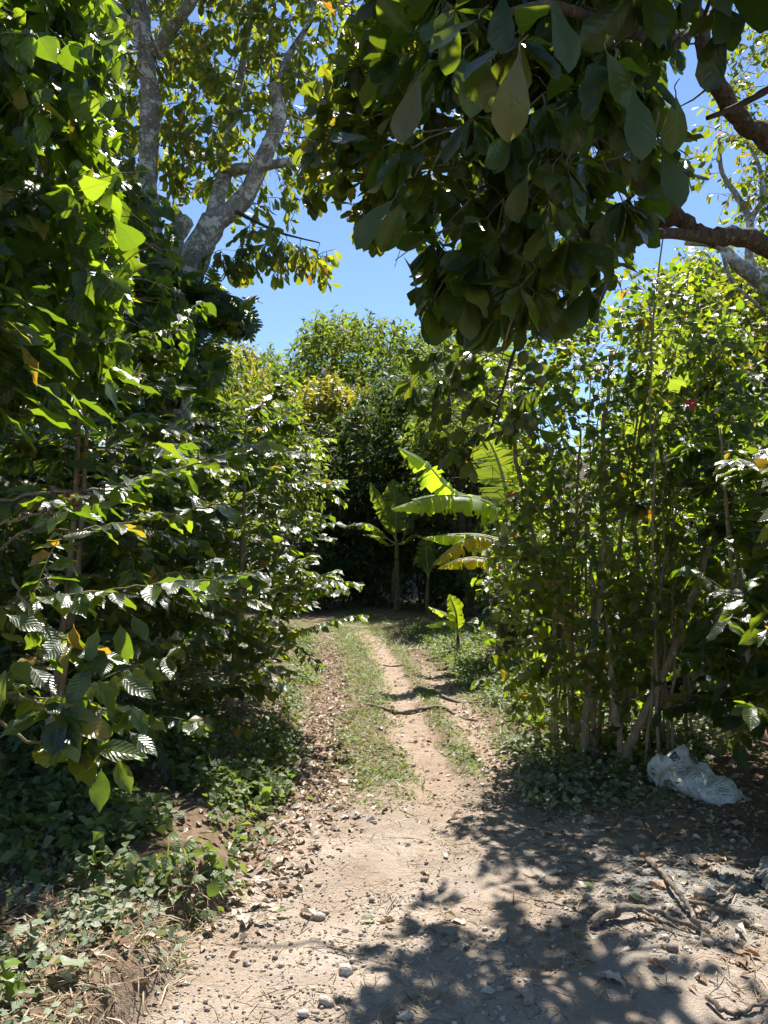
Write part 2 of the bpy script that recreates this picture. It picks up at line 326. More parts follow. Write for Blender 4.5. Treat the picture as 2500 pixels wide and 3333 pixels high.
def ground_mat():
    t = NT('earth'); geo = t.add('ShaderNodeNewGeometry').outputs['Position']
    n1 = t.noise(geo, 2.2, 4.0); n2 = t.noise(geo, 17.0, 5.0, 0.7); n3 = t.noise(geo, 95.0, 4.0, 0.7); n4 = t.noise(geo, 330.0, 2.0)
    soil = t.mix(t.sm(n2, 0.3, 0.7), (0.13, 0.085, 0.052), (0.27, 0.19, 0.125))
    redc = t.mix(t.sm(n2, 0.3, 0.72), (0.34, 0.24, 0.175), (0.45, 0.345, 0.265))
    dustc = t.mix(t.sm(n1, 0.3, 0.7), (0.37, 0.29, 0.222), (0.5, 0.415, 0.34))
    dustc = t.mix(t.math('MULTIPLY', t.sm(n2, 0.42, 0.68), 0.35), dustc, (0.29, 0.22, 0.165))
    ashc = t.mix(t.sm(n3, 0.3, 0.7), (0.2, 0.195, 0.185), (0.42, 0.41, 0.39))
    soil = t.mix(t.attr('dark_soil'), soil, t.mix(t.sm(n2, .35, .65), (0.035, 0.028, 0.018), (0.08, 0.062, 0.036)))
    col = t.mix(t.attr('dust'), soil, dustc); col = t.mix(t.attr('red'), col, redc); col = t.mix(t.attr('ash'), col, ashc)
    speck = t.add('ShaderNodeTexVoronoi'); speck.inputs['Scale'].default_value = 140; t.con(geo, speck.inputs['Vector'])
    col = t.mix(t.math('MULTIPLY', t.sm(n3, 0.48, 0.7), 0.5), col, (0.16, 0.115, 0.08))
    col = t.mix(t.math('MULTIPLY', t.math('SUBTRACT', 1.0, t.sm(speck.outputs['Distance'], 0.12, 0.3)), 0.35), col, (0.55, 0.48, 0.4))
    t.con(col, t.bs.inputs['Base Color']); t.bs.inputs['Roughness'].default_value = 0.95; t.bs.inputs['Specular IOR Level'].default_value = 0.15
    h = t.math('ADD', t.math('MULTIPLY', n2, 1.0), t.math('ADD', t.math('MULTIPLY', n3, 0.45), t.math('MULTIPLY', n4, 0.2)))
    t.con(t.bump(h, 0.8, 0.035), t.bs.inputs['Normal']); return t.m
M['earth'] = ground_mat()
def sub(name, sel):
    q = Q[sel]; used = np.unique(q); rm = np.full(len(VG), -1); rm[used] = np.arange(len(used))
    ex = {k: v.reshape(-1)[used] for k, v in (('red', red), ('ash', ash), ('dust', dust), ('dark_soil', dark_soil))}
    o = link(name, mesh_q(name, VG[used], rm[q], extra=ex), M['earth']); tag(o, kind='structure'); return o
sub('ground', ~isp); sub('dirt_path', isp)

# ------------------------------------------------------------------ leaf shapes
LS = {  # t along the leaf, half width, fold, curl, edge wave
    'coffee': ([0, .06, .14, .32, .52, .72, .88, 1], [.010, .014, .085, .20, .235, .185, .07, .004], .22, .22, .045),
    'heart': ([0, .16, .20, .32, .48, .66, .85, 1], [.008, .010, .24, .37, .36, .25, .09, .004], .18, .30, .03),
    'obovate': ([0, .08, .2, .4, .62, .8, .93, 1], [.010, .014, .07, .16, .225, .215, .12, .01], .2, .2, .025),
    'hibiscus': ([0, .18, .23, .36, .54, .72, .88, 1], [.008, .010, .20, .31, .285, .2, .085, .004], .15, .25, .05),
    'lance': ([0, .06, .15, .32, .5, .7, .87, 1], [.010, .014, .07, .14, .165, .13, .05, .004], .25, .25, .02),
    'round': ([0, .1, .15, .3, .5, .7, .9, 1], [.02, .03, .16, .3, .36, .3, .12, .01], .15, .2, .03),
    'litter': ([0, .06, .15, .32, .52, .72, .88, 1], [.012, .014, .1, .2, .24, .19, .08, .01], .6, .5, .09),
    'stalk': ([0, .15, .3, .45, .6, .75, .9, 1], [.02, .022, .024, .024, .024, .022, .018, .012], .4, -.04, .0),
    'blade': ([0, .15, .3, .45, .6, .75, .9, 1], [.03, .035, .035, .033, .03, .022, .012, .002], .1, .55, .0),
}
def leaf_geo(kind, lod, var):
    t, wd, fold, curl, wave = LS[kind]; t = np.array(t); wd = np.array(wd)
    if lod == 3:                              # smallest: one folded quad
        r = np.random.default_rng(100 + var * 7 + len(kind)); w_ = wd.max() * 1.12; f = fold * r.uniform(.3, 1.5) * w_; cu = curl * r.uniform(.1, 1.7); m_ = t[wd.argmax()]; z_ = f - cu * m_ ** 2
        return np.array([(0, 0, 0), (w_, m_, z_), (r.uniform(-.1, .1), 1 - .1 * cu, -cu), (-w_, m_, z_)]), np.array([(0, 1, 2, 3)]), np.array([(.5, 0), (1, m_), (.5, 1), (0, m_)])
    if lod == 1: k = [0, 2, 4, 6, 7]; t, wd = t[k], wd[k]
    if lod == 2: k = [0, 3, 5, 7] if kind in ('heart', 'hibiscus') else [0, 4, 7]; t, wd = t[k], wd[k].copy(); wd = wd * 1.08; wd[0] = 0.02
    c = np.array([-1, -.55, 0, .55, 1]) if lod == 0 else np.array([-1, 0, 1.0])
    r = np.random.default_rng(100 + var * 7 + len(kind))
    f = fold * r.uniform(0.3, 1.5); cu = curl * r.uniform(0.1, 1.7); bend = r.uniform(-.12, .12); tw = r.uniform(-.5, .5)
    T, C = np.meshgrid(t, c, indexing='ij'); W = wd[:, None] * C
    ph = r.uniform(0, 6.28)
    X = W + bend * T ** 2 * (0.6); Z = f * np.abs(W) - cu * T ** 2 + wave * np.sin(T * 13 + ph + C * 0.8) * np.abs(C) * (wd[:, None] > 0.03) + tw * W * T
    Yy = T - 0.12 * cu * T ** 2
    V = np.stack([X, Yy, Z], -1).reshape(-1, 3); uv = np.stack([(C + 1) / 2, T], -1).reshape(-1, 2)
    m = len(c); a = np.arange(len(t) - 1); b = np.arange(m - 1); A, B = np.meshgrid(a, b, indexing='ij')
    Qd = np.stack([A * m + B, A * m + B + 1, (A + 1) * m + B + 1, (A + 1) * m + B], -1).reshape(-1, 4)
    return V, Qd, uv
NVAR = 5
_lg = {}
def LG(kind, lod, var):
    k = (kind, lod, var)
    if k not in _lg: _lg[k] = leaf_geo(*k)
    return _lg[k]
_lm = {}
def LM(kind, var, mat):
    k = (kind, var, mat)
    if k not in _lm:
        V, q, uv = LG(kind, 0, var); me = mesh_q('leaf', V, q, uv, np.zeros(len(V))); me.materials.append(M[mat]); _lm[k] = me
    return _lm[k]
def frames(d, n):
    d = nrm(d); x = nrm(np.cross(d, n)); z = np.cross(x, d)
    return np.stack([x, d, z], -1)          # columns: across, along, normal
def join_leaves(kind, Pp, R, S, var, rn, lods):
    """numpy join of many leaves into one set of arrays"""
    Vs, Qs, Us, Rs, n = [], [], [], [], 0
    for l in range(4):
        for v in range(NVAR):
            s = np.nonzero((lods == l) & (var == v))[0]
            if len(s) == 0: continue
            V, q, uv = LG(kind, l, v); k = len(V)
            W = Pp[s][:, None] + np.einsum('nij,kj->nki', R[s], V) * S[s][:, None, None]
            Vs.append(W.reshape(-1, 3)); Qs.append((q[None] + (np.arange(len(s)) * k)[:, None, None]).reshape(-1, 4) + n)
            Us.append(np.tile(uv, (len(s), 1))); Rs.append(np.repeat(rn[s], k)); n += k * len(s)
    return np.concatenate(Vs), np.concatenate(Qs), np.concatenate(Us), np.concatenate(Rs)

# ------------------------------------------------------------------ plants
PLANTS = []
class Plant:
    def __init__(s, name, base, label, cat, group=None, maxleaf=300, twig='twig', fol='foliage'):
        s.base = np.asarray(base, float); s.root = thing(name, tuple(s.base), label, cat, group)
        s.maxleaf = maxleaf; s.tw = MB(); s.twm = twig; s.sets = []; s.nodes = np.zeros((0, 3)); s.nr = np.zeros(0); s.fol = fol
        PLANTS.append(s)
    def limb(s, pts, r0, r1, name='limb', mat='bark_brown', sides=9, n=10, wob=0.0, node=True, power=1.0, flare=0.0):
        c = curve(pts, n, wob); t = np.linspace(0, 1, len(c)); rad = r0 + (r1 - r0) * t ** power
        rad = rad * (1 + 0.10 * np.sin(t * 37 + len(c)) * (rng.random(len(c)) - 0.2)) + flare * np.exp(-t * 16)
        m = MB(); m.tube(c, rad, sides); o = m.build(name, M[mat], s.root, s.base)
        if node: s.nodes = np.concatenate([s.nodes, c]); s.nr = np.concatenate([s.nr, rad])
        return o
    def connect(s, pts, rmax=0.02, rmin=0.004, k=5, sag=0.06, sides=4, wob=0.03):
        """grow a branch from the nearest wood to every point; returns the direction each ends in"""
        dirs = np.zeros((len(pts), 3)); m0 = len(s.nodes); NN = np.zeros((m0 + len(pts) * (k - 1), 3)); NR = np.zeros(len(NN)); NN[:m0] = s.nodes; NR[:m0] = s.nr; m = m0
        d0 = np.array([np.min(np.sum((s.nodes - p) ** 2, 1)) for p in pts]); t = np.linspace(0, 1, k)[:, None]; arch = np.array([0, 0, 1]) * np.sin(t * math.pi) * sag
        for ii in np.argsort(d0):
            p = pts[ii]; df = np.sqrt(((NN[:m] - p) ** 2).sum(1)) + 0.25 * np.maximum(NN[:m, 2] - p[2], 0)
            a = df.argmin(); q = NN[a]; L = math.sqrt(((p - q) ** 2).sum())
            c = q + (p - q) * t + arch * L; c[1:-1] += rv(k - 2, wob * L)
            r0 = min(NR[a] * 0.7, rmin + rmax * min(1.0, L)); rad = np.linspace(r0, min(rmin, r0), k)
            if L > 0.02: s.tw.tube(c, rad, sides, cap=False)
            NN[m:m + k - 1] = c[1:]; NR[m:m + k - 1] = rad[1:]; m += k - 1
            dirs[ii] = (c[-1] - c[-2]) / max(1e-6, np.linalg.norm(c[-1] - c[-2]))
        s.nodes = NN[:m]; s.nr = NR[:m]
        return dirs
    def twigs(s, pts, dirs, n, length, spread=0.8, up=0.0, r=0.003, sides=3, draw=True):
        k = len(pts); A = np.repeat(pts, n, 0); D = nrm(np.repeat(dirs, n, 0) + rv(k * n, spread) + np.array([0, 0, up]))
        L = length * rng.uniform(0.6, 1.35, (k * n, 1)); B = A + D * L
        if draw:
            N = len(A); mid = (A + B) / 2 + np.array([0, 0, 0.06]) * L; e1 = nrm(np.cross(D, np.array([0.3, 0.2, 0.9]))); e2 = np.cross(D, e1); V = np.zeros((N, 3, sides, 3))
            for i_, (c_, f) in enumerate(((A, 1), (mid, .8), (B, .5))):
                for j_ in range(sides):
                    th = 6.2832 * j_ / sides; V[:, i_, j_] = c_ + (e1 * math.cos(th) + e2 * math.sin(th)) * r * f
            q = np.array([(i_ * sides + j_, i_ * sides + (j_ + 1) % sides, (i_ + 1) * sides + (j_ + 1) % sides, (i_ + 1) * sides + j_) for i_ in range(2) for j_ in range(sides)])
            s.tw.add(V.reshape(-1, 3), (q[None] + (np.arange(N) * 3 * sides)[:, None, None]).reshape(-1, 4))
        return A, B
    def leaves(s, kind, mat, A, B, per, size, mode='alt', droop=0.3, nup=0.5, jit=0.35, t0=0.15, sizevar=0.3, face=-0.4):
        n = len(A); Dr = nrm(B - A); L = np.linalg.norm(B - A, axis=1, keepdims=True)
        side = nrm(np.cross(Dr, np.array([0, 0, 1.0])) + rv(n, 0.05)); upv = np.cross(side, Dr)
        for k in range(per):
            if mode == 'whorl':
                t = np.clip(1 - 0.28 * rng.random((n, 1)), 0, 1); a = rng.uniform(0, 6.283, (n, 1)) + k * 2.4
                lat = np.cos(a) * side + np.sin(a) * upv; d = Dr * rng.uniform(0.2, 0.9, (n, 1)) + lat
            else:
                t = t0 + (1 - t0) * (k + 0.5 * (mode == 'alt') * rng.random((n, 1)) + 0.25) / per
                sg = (1 if k % 2 else -1)
                if mode == 'alt': a = k * 2.4 + rng.uniform(0, 6.28, (n, 1)); lat = np.cos(a) * side + 0.6 * np.sin(a) * upv
                else: t = t0 + (1 - t0) * np.full((n, 1), (k // 2 + 0.5) / max(1, (per + 1) // 2)) ; lat = side * sg
                d = lat + Dr * rng.uniform(0.2, 0.7, (n, 1))
            d = d + rv(n, jit * 0.5) - np.array([0, 0, 1]) * droop * rng.uniform(0.3, 1.6, (n, 1))
            nn = np.array([0, face, 1]) * nup + lat * 0.25 + rv(n, jit)
            pos = A + (B - A) * t + np.array([0, 0, 0.06]) * L * (4 * t * (1 - t))
            sz = size * (1 + sizevar * rng.uniform(-1, 1, n))
            s.sets.append((kind, mat, pos, frames(d, nn), sz))
    def prune(s, keep):
        """cut back the leaves that would grow outside the plant's own outline"""
        out = []
        for kind, mat, pos, Rr, S in s.sets:
            tip = pos + Rr[:, :, 1] * S[:, None] * 0.8; x, y, D = proj(tip); k = keep(x, y, D, tip)
            if k.any(): out.append((kind, mat, pos[k], Rr[k], S[k]))
        s.sets = out
    def leaf_at(s, kind, mat, pos, d, n, size):
        s.sets.append((kind, mat, np.atleast_2d(pos).astype(float), frames(np.atleast_2d(d).astype(float), np.atleast_2d(n).astype(float)), np.atleast_1d(float(size))))

def finalize():
    """the leaves that show largest become parts one by one, the rest of each plant one part"""
    data = []
    for pi, p in enumerate(PLANTS):
        o = p.tw.build('twigs', M[p.twm], p.root, p.base)
        if o: o['kind'] = 'stuff'
        groups = {}
        for s in p.sets: groups.setdefault((s[0], s[1]), []).append(s)
        for (kind, mat), ss in groups.items():
            data.append([pi, kind, mat, np.concatenate([x[2] for x in ss]), np.concatenate([x[3] for x in ss]), np.concatenate([x[4] for x in ss])])
    C = np.concatenate([d[3] + d[4][:, :, 1] * d[5][:, None] * 0.55 for d in data]); S = np.concatenate([d[5] for d in data])
    px, py, dep = proj(C); app = np.where(dep > 0.2, S * F / np.maximum(dep, 0.2), 0)
    inf = (px > 0) & (px < 2500) & (py > 0) & (py < 3333) & (dep > 0.2)
    cell = (np.clip(py, 0, 3332) // 22).astype(int) * 200 + (np.clip(px, 0, 2499) // 22).astype(int)
    order = np.lexsort((dep, cell, ~inf)); rank = np.full(len(C), 99)
    oc = cell[order]; start = np.concatenate([[True], oc[1:] != oc[:-1]]); idx = np.arange(len(order))
    first = np.maximum.accumulate(np.where(start, idx, 0)); rank[order] = idx - first
    vis = inf & (rank < 2) & (app >= 11)
    off = 0; offs = []
    for d in data: offs.append(off); off += len(d[3])
    tot = 0; ntri = 0
    for pi, p in enumerate(PLANTS):
        mine = [(d, o) for d, o in zip(data, offs) if d[0] == pi]
        if not mine: continue
        ids = np.concatenate([np.arange(o, o + len(d[3])) for d, o in mine])
        cand = ids[vis[ids]]; cand = cand[np.argsort(-app[cand])][:p.maxleaf]; chosen = np.zeros(len(C), bool); chosen[cand] = True
        for d, o in mine:
            _, kind, mat, pos, R, S_ = d; n = len(pos); var = rng.integers(0, NVAR, n); rn = rng.random(n)
            ch = chosen[o:o + n]
            for k in np.nonzero(ch)[0]:
                ob = bpy.data.objects.new('leaf', LM(kind, int(var[k]), mat)); COL.objects.link(ob); ob.parent = p.root
                m = np.eye(4); m[:3, :3] = R[k] * S_[k]; m[:3, 3] = pos[k] - p.base
                ob.matrix_basis = Matrix(m.tolist()); tot += 1
            r = np.nonzero(~ch)[0]
            if len(r):
                ap = app[o:o + n][r]; fr = inf[o:o + n][r]; lods = np.where((ap > 110) & fr, 0, np.where((ap > 38) & fr, 1, np.where((ap > 24) & fr, 2, 3)))
                V, q, uv, rr = join_leaves(kind, pos[r], R[r], S_[r], var[r], rn[r], lods); ntri += 2 * len(q)
                ob = link(p.fol, mesh_q(p.fol, V - p.base, q, uv, rr), M[mat], p.root); ob['kind'] = 'stuff'
    print('leaf objects', tot, 'joined leaf triangles', ntri, 'leaves', len(C))

# ---- coffee shrubs: upright stems with tiers of arching side branches and paired leaves
def coffee(base, h, rad, nst, nbr, label, leaf=0.15, keep=None, group=None, lean=(0, 0), mat='coffee', maxleaf=300, low=0.15, name='coffee_shrub'):
    bx, by = base; bz = float(gz(bx, by)); p = Plant(name, (bx, by, bz), label, 'shrub', group, maxleaf)
    A, B = [], []
    for k in range(nst):
        a = rng.uniform(0, 6.28); l = 0.22 * h if nst > 1 else 0.06 * h
        top = np.array([bx + math.cos(a) * l + lean[0] * h, by + math.sin(a) * l + lean[1] * h, bz + h * rng.uniform(0.86, 1.0)])
        foot = np.array([bx + math.cos(a) * 0.07, by + math.sin(a) * 0.07, bz - 0.05])
        mid = (foot + top) / 2 + np.array([math.cos(a), math.sin(a), 0]) * 0.05 * h
        p.limb([foot, mid, top], 0.024 + 0.004 * h, 0.006, 'stem', 'bark_stem', 7, 10)
        for b in range(nbr // nst):
            t = low + (1 - low) * (b + rng.random()) / (nbr // nst); i0 = min(len(p.nodes) - 1, 0)
            c = (1 - t) ** 2 * foot + 2 * t * (1 - t) * (2 * mid - (foot + top) / 2) + t * t * top
            az = b * 2.4 + rng.uniform(-0.5, 0.5); L = rad * (1.0 - 0.55 * t ** 2) * rng.uniform(0.7, 1.15)
            dv = np.array([math.cos(az), math.sin(az), 0]); e = c + dv * L + np.array([0, 0, L * rng.uniform(-0.25, 0.4)])
            if keep is not None and not keep(e): 
                e = c + (e - c) * 0.55
                if not keep(e): continue
            m1 = (c + e) / 2 + np.array([0, 0, 0.12 * L])
            cv = np.stack([(1 - s) ** 2 * c + 2 * s * (1 - s) * m1 + s * s * e for s in np.linspace(0, 1, 6)])
            p.tw.tube(cv, np.linspace(0.0065, 0.0022, 6), 4, cap=False)
            for i in range(1, 5): A.append(cv[i]); B.append(cv[i + 1])
            for q in range(2):                      # side twigs
                s0 = rng.uniform(0.3, 0.8); o = (1 - s0) ** 2 * c + 2 * s0 * (1 - s0) * m1 + s0 * s0 * e
                dd = nrm((e - c + rv(1, 0.6 * L)[0])[None])[0]; e2 = o + dd * L * 0.45
                p.tw.tube(np.stack([o, (o + e2) / 2 + [0, 0, 0.02], e2]), [0.004, 0.003, 0.0018], 3, cap=False)
                A.append(o); B.append((o + e2) / 2); A.append((o + e2) / 2); B.append(e2)
    A, B = np.array(A), np.array(B); p.A, p.B = A, B
    p.leaves('coffee', mat, A, B, 10, leaf * .92, 'pair', 0.55, 0.8, 0.36, 0.0, sizevar=.42)
    return p
left = lambda e: e[0] < bank_x(e[1]) + 0.22
CO = []
CO.append(coffee((-1.95, 2.5), 2.75, 0.95, 2, 48, 'nearest coffee shrub at the left edge, large glossy leaves and dark berries', 0.125, lambda e: e[0] < -0.62 and e[1] > 2.0 and e[2] > 0.95 and e[1] < 2.9))
CO.append(coffee((-2.1, 4.75), 2.7, 1.2, 2, 60, 'coffee shrub behind the nearest one, dark leaves over bare arching twigs', 0.115, lambda e: e[0] < -0.85 and e[2] > 0.5 and e[1] > 4.1))
CO.append(coffee((-1.55, 5.5), 2.45, 1.1, 2, 56, 'coffee shrub in the middle of the left hedge, under the leaning vine-covered trunk', 0.115, left))
CO.append(coffee((-1.4, 7.0), 2.65, 1.15, 2, 64, 'sunlit coffee shrub reaching out furthest over the path from the left', 0.115, lambda e: e[0] < bank_x(e[1]) + (0.55 if e[2] < 1.8 else 0.3)))
CO.append(coffee((-1.75, 8.7), 3.0, 1.15, 2, 56, 'tall bright green coffee shrub at the far end of the left hedge', 0.115, lambda e: e[0] < bank_x(e[1]) + 0.3))
CO.append(coffee((-3.3, 5.2), 2.9, 1.2, 2, 50, 'coffee shrub at the left edge, second row behind the hedge', 0.14, None, maxleaf=120))
CO.append(coffee((-3.4, 7.6), 3.0, 1.2, 2, 50, 'shaded coffee shrub below the forked trunk, deep in the left hedge', 0.14, None, maxleaf=120))
CO.append(coffee((2.42, 3.55), 2.55, 0.95, 2, 44, 'coffee shrub at the right edge with large bright leaves', 0.14, lambda e: e[0] > 1.5 and e[2] > 0.25 and (e[2] > 1.0 or e[0] > 1.8)))
CO.append(coffee((2.55, 4.7), 2.3, 1.0, 3, 54, 'dark coffee shrub hanging over the white sack', 0.13, lambda e: e[0] > 1.95 and (e[2] > 0.55 or e[1] < 5.0)))
CO.append(coffee((3.5, 6.0), 2.9, 1.2, 2, 50, 'coffee shrub at the right edge behind the white sack', 0.14, None, maxleaf=150))
# berries along the nearest branches
def berry_mat():
    t = NT('berry'); r = t.add('ShaderNodeObjectInfo').outputs['Random']
    t.con(t.ramp(r, [(0, (0.05, 0.02, 0.025)), (0.5, (0.12, 0.05, 0.05)), (0.8, (0.2, 0.1, 0.06)), (1, (0.22, 0.03, 0.03))]), t.bs.inputs['Base Color'])
    t.bs.inputs['Roughness'].default_value = 0.35; return t.m
M['berry'] = berry_mat()
def ball(n1=6, n2=8, sq=1.0):
    V = [(0, 0, sq)] ; Qd = []
    for a in range(1, n1):
        for b in range(n2):
            th, ph = math.pi * a / n1, 2 * math.pi * b / n2; V.append((math.sin(th) * math.cos(ph), math.sin(th) * math.sin(ph), sq * math.cos(th)))
    V.append((0, 0, -sq)); e = len(V) - 1
    for b in range(n2):
        Qd.append((0, 1 + b, 1 + (b + 1) % n2, -1)); Qd.append((e, 1 + (n1 - 2) * n2 + (b + 1) % n2, 1 + (n1 - 2) * n2 + b, -1))
        for a in range(n1 - 2):
            Qd.append((1 + a * n2 + b, 1 + (a + 1) * n2 + b, 1 + (a + 1) * n2 + (b + 1) % n2, 1 + a * n2 + (b + 1) % n2))
    return np.array(V, float), np.array(Qd)
BV, BQ = ball(); berry_me = mesh_q('berry', BV * 0.0072, BQ, np.zeros((len(BV), 2))); berry_me.materials.append(M['berry'])
def berry_branch(p, pts, clusters):
    c = curve(pts, 8, 0.004); p.tw.tube(c, np.linspace(0.006, 0.0025, len(c)), 5)
    for f in clusters:
        o = c[int(f * (len(c) - 1))]
        for k in range(int(rng.integers(2, 7))):
            b = link('berry', berry_me, None, p.root); b.location = Vector((o + nrm(rv(1))[0] * 0.013 - p.base).tolist())
    k = len(c) // 2; p.leaves('coffee', 'coffee', c[k:-1:2], c[k + 1::2][:len(c[k:-1:2])], 2, 0.13, 'pair', 0.35, 0.9, 0.25)
berry_branch(CO[0], P([-150, 100, 330, 600, 870], [1660, 1610, 1590, 1520, 1430], 2.35), [.36, .4, .45, .5, .55])
berry_branch(CO[0], P([-150, 60, 220, 420, 560], [1760, 1690, 1640, 1570, 1530], 2.3), [.25, .3, .42, .48, .55, .62])
berry_branch(CO[0], P([-100, 80, 300, 560, 760], [1880, 1730, 1720, 1670, 1640], 2.45), [.3])
berry_branch(CO[1], P([60, 200, 480, 720, 860], [1960, 1940, 1905, 1880, 1850], 2.9), [])
berry_branch(CO[0], P([40, 110, 200, 280, 360], [1880, 2010, 2070, 2110, 2150], 2.35), [.3, .6, .8])
berry_branch(CO[0], P([-100, 20, 130, 210, 250], [2250, 2255, 2290, 2330, 2360], 2.2), [])
berry_branch(CO[0], P([-60, 60, 160, 240, 330], [2280, 2400, 2420, 2430, 2440], 2.25), [.7])
# the big leaves that hang in front at the left
p = CO[0]
for px, py, dx, dy, sz in [(300, 2170, -.6, -1, .15), (260, 2200, -.1, -1, .17), (320, 2210, .5, -1, .15), (390, 2200, .9, -.5, .16), (430, 2290, .5, -1, .13), (240, 2290, -.5, -1, .15),
                           (330, 2330, .1, -1, .14), (420, 2380, .9, -.6, .13), (300, 2400, -.3, -1, .15), (200, 2350, -.7, -1, .13), (380, 2470, .6, -1, .13), (330, 2500, .0, -1, .15), (350, 2480, -.8, -.3, .11),
                           (40, 2150, .7, -.4, .15), (20, 2180, -.3, -1, .16), (100, 2170, .8, -.6, .14), (20, 2000, .9, -.4, .14), (0, 2060, .9, -.2, .12), (320, 2040, -.2, -1, .13), (390, 2030, .1, -1, .14), (430, 2000, .6, -.8, .12), (240, 2030, 0, -1, .12)]:
    sz *= .88
    o = P(px, py, 2.3 + rng.uniform(-.12, .12)); p.leaf_at('coffee', 'coffee', o, (dx, rng.uniform(-.5, .3), dy), (rng.uniform(-.3, .3), -.5 + rng.uniform(-.25, .25), .85), sz)
for px, py, dx, dy in [(60, 1190, .9, -.3), (110, 1240, .8, -.7), (30, 1260, .8, -.6), (150, 1300, .9, -.5), (190, 1240, .7, -.8), (210, 1330, .8, -.6), (90, 1330, .9, -.5), (250, 1300, .9, -.6), (20, 1350, .6, -.9), (350, 1190, .9, -.7),
                       (330, 1215, .4, -1), (380, 1230, .9, -.3), (500, 1440, .9, -.6), (520, 1480, 1, -.2), (490, 1500, .5, -1), (540, 1520, .9, -.6), (140, 1130, .8, -.8), (60, 1120, .3, -.9)]:
    o = P(px, py, 2.5 + rng.uniform(-.15, .15)); p.leaf_at('coffee', 'coffee', o, (dx, rng.uniform(-.3, .5), dy * .8), (rng.uniform(-.3, .3), .1 + rng.uniform(-.4, .4), .9), .15)

# ---- tall tree with heart-shaped leaves filling the upper left
ht = Plant('heart_leaf_tree', (-3.0, 3.7, gz(-3.0, 3.7)), 'tree of big heart-shaped leaves filling the upper left corner', 'tree')
ht.limb([(-3.0, 3.7, 0), (-2.8, 3.75, 1.8), (-2.5, 3.8, 3.4), (-2.3, 3.9, 5.2)], 0.09, 0.035, 'trunk', 'bark_brown')
ht.limb([(-2.72, 3.76, 2.2), (-2.2, 3.6, 3.0), (-1.7, 3.5, 3.6)], 0.035, 0.015)
ht.limb([(-2.55, 3.8, 3.2), (-2.0, 3.9, 4.2), (-1.6, 4.0, 4.9)], 0.035, 0.015)
c = vol([(-500, -300), (300, -300), (330, 200), (300, 560), (380, 800), (400, 1000), (360, 1150), (200, 1300), (-500, 1400)], 2.9, 4.4, 290)
d = ht.connect(c, 0.012); A, B = ht.twigs(c, d + np.array([0.35, -0.1, -0.15]), 3, 0.3, 0.7)
ht.leaves('heart', 'heart', A, B, 9, 0.112, 'alt', 0.75, 0.45, 0.45, sizevar=.45)
c = np.stack([rng.uniform(-3.8, -1.7, 34), rng.uniform(3.2, 4.8, 34), rng.uniform(4.6, 5.8, 34)], 1)
d = ht.connect(c, 0.012); A, B = ht.twigs(c, d, 2, 0.35, 0.8); ht.leaves('heart', 'heart', A, B, 6, 0.14, 'alt', 0.6, 0.5, 0.4)
HK = [(-4000, -4000), (330, -4000), (370, -100), (400, 120), (410, 290), (330, 330), (370, 420), (380, 600), (400, 760), (440, 860), (430, 980), (380, 1060), (420, 1250), (300, 1400), (-4000, 1500)]
ht.prune(lambda x, y, D, tip: in_poly(x + rng.normal(0, 14, len(x)), y, HK) | (y < -60))

# ---- forked shade tree with lichen bark
sh = Plant('shade_tree', (-2.75, 9.2, gz(-2.75, 9.2)), 'tall forked tree with pale lichen bark and a leaning, vine-covered trunk', 'tree', maxleaf=300)
T0 = [(-2.75, 9.2, -0.1)] + [P(*q) for q in [(560, 1300, 9.2), (585, 1130, 9.2), (600, 960, 9.2), (640, 830, 9.2), (695, 720, 9.2)]]
sh.limb(T0, 0.24, 0.16, 'trunk', 'bark_lichen', 12, 8, 0.008, flare=0.08)
sh.limb([P(*q) for q in [(690, 730, 9.2), (790, 650, 9.2), (860, 510, 9.1), (905, 400, 9.0), (905, 330, 9.0), (880, 270, 8.9)]], 0.13, 0.06, 'limb', 'bark_lichen', 9)
sh.limb([P(*q) for q in [(690, 725, 9.25), (715, 620, 9.4), (740, 560, 9.5), (830, 545, 9.2), (950, 525, 8.9)]], 0.11, 0.05, 'limb', 'bark_lichen', 9)
sh.limb([P(*q) for q in [(735, 565, 9.5), (720, 480, 9.8), (760, 360, 10.2), (800, 150, 10.6), (850, -150, 11)]], 0.075, 0.04, 'limb', 'bark_lichen', 9)
sh.limb([P(*q) for q in [(900, 335, 9), (930, 200, 9.2), (1010, 60, 9.4), (1050, -150, 9.6)]], 0.055, 0.025, 'limb', 'bark_lichen', 8)
sh.limb([P(*q) for q in [(635, 850, 9.25), (560, 800, 9.5), (600, 720, 9.7)]], 0.15, 0.12, 'limb', 'bark_lichen', 9)
t2 = Plant('pale_trunk_tree', (-2.9, 9.0, gz(-2.9, 9.0)), 'straight pale lichen-covered trunk rising out of the upper left foliage', 'tree', maxleaf=200)
t2.limb([(-2.9, 9.0, -0.1)] + [P(*q) for q in [(500, 1150, 9.0), (505, 850, 9.0), (480, 600, 9.0), (490, 330, 9.0), (465, 100, 9.0), (430, -200, 9.0), (400, -700, 9.0)]], 0.13, 0.10, 'trunk', 'bark_lichen', 12, 8, 0.008)
t2.limb([P(*q) for q in [(500, 180, 9.0), (560, 90, 8.9), (640, -30, 8.7), (700, -250, 8.5)]], 0.09, 0.05, 'limb', 'bark_lichen', 9)
t2.limb([P(*q) for q in [(450, 90, 9.0), (390, 30, 9.0), (340, -60, 8.9)]], 0.05, 0.03, 'limb', 'bark_lichen', 9)
crown = [(300, -500), (1150, -500), (1090, 120), (1040, 330), (960, 560), (890, 690), (760, 690), (640, 640), (560, 560), (420, 640), (330, 600)]
c = vol(crown, 8.6, 12.0, 430); s0 = proj(c)[0] > 600 + rng.normal(0, 60, len(c))
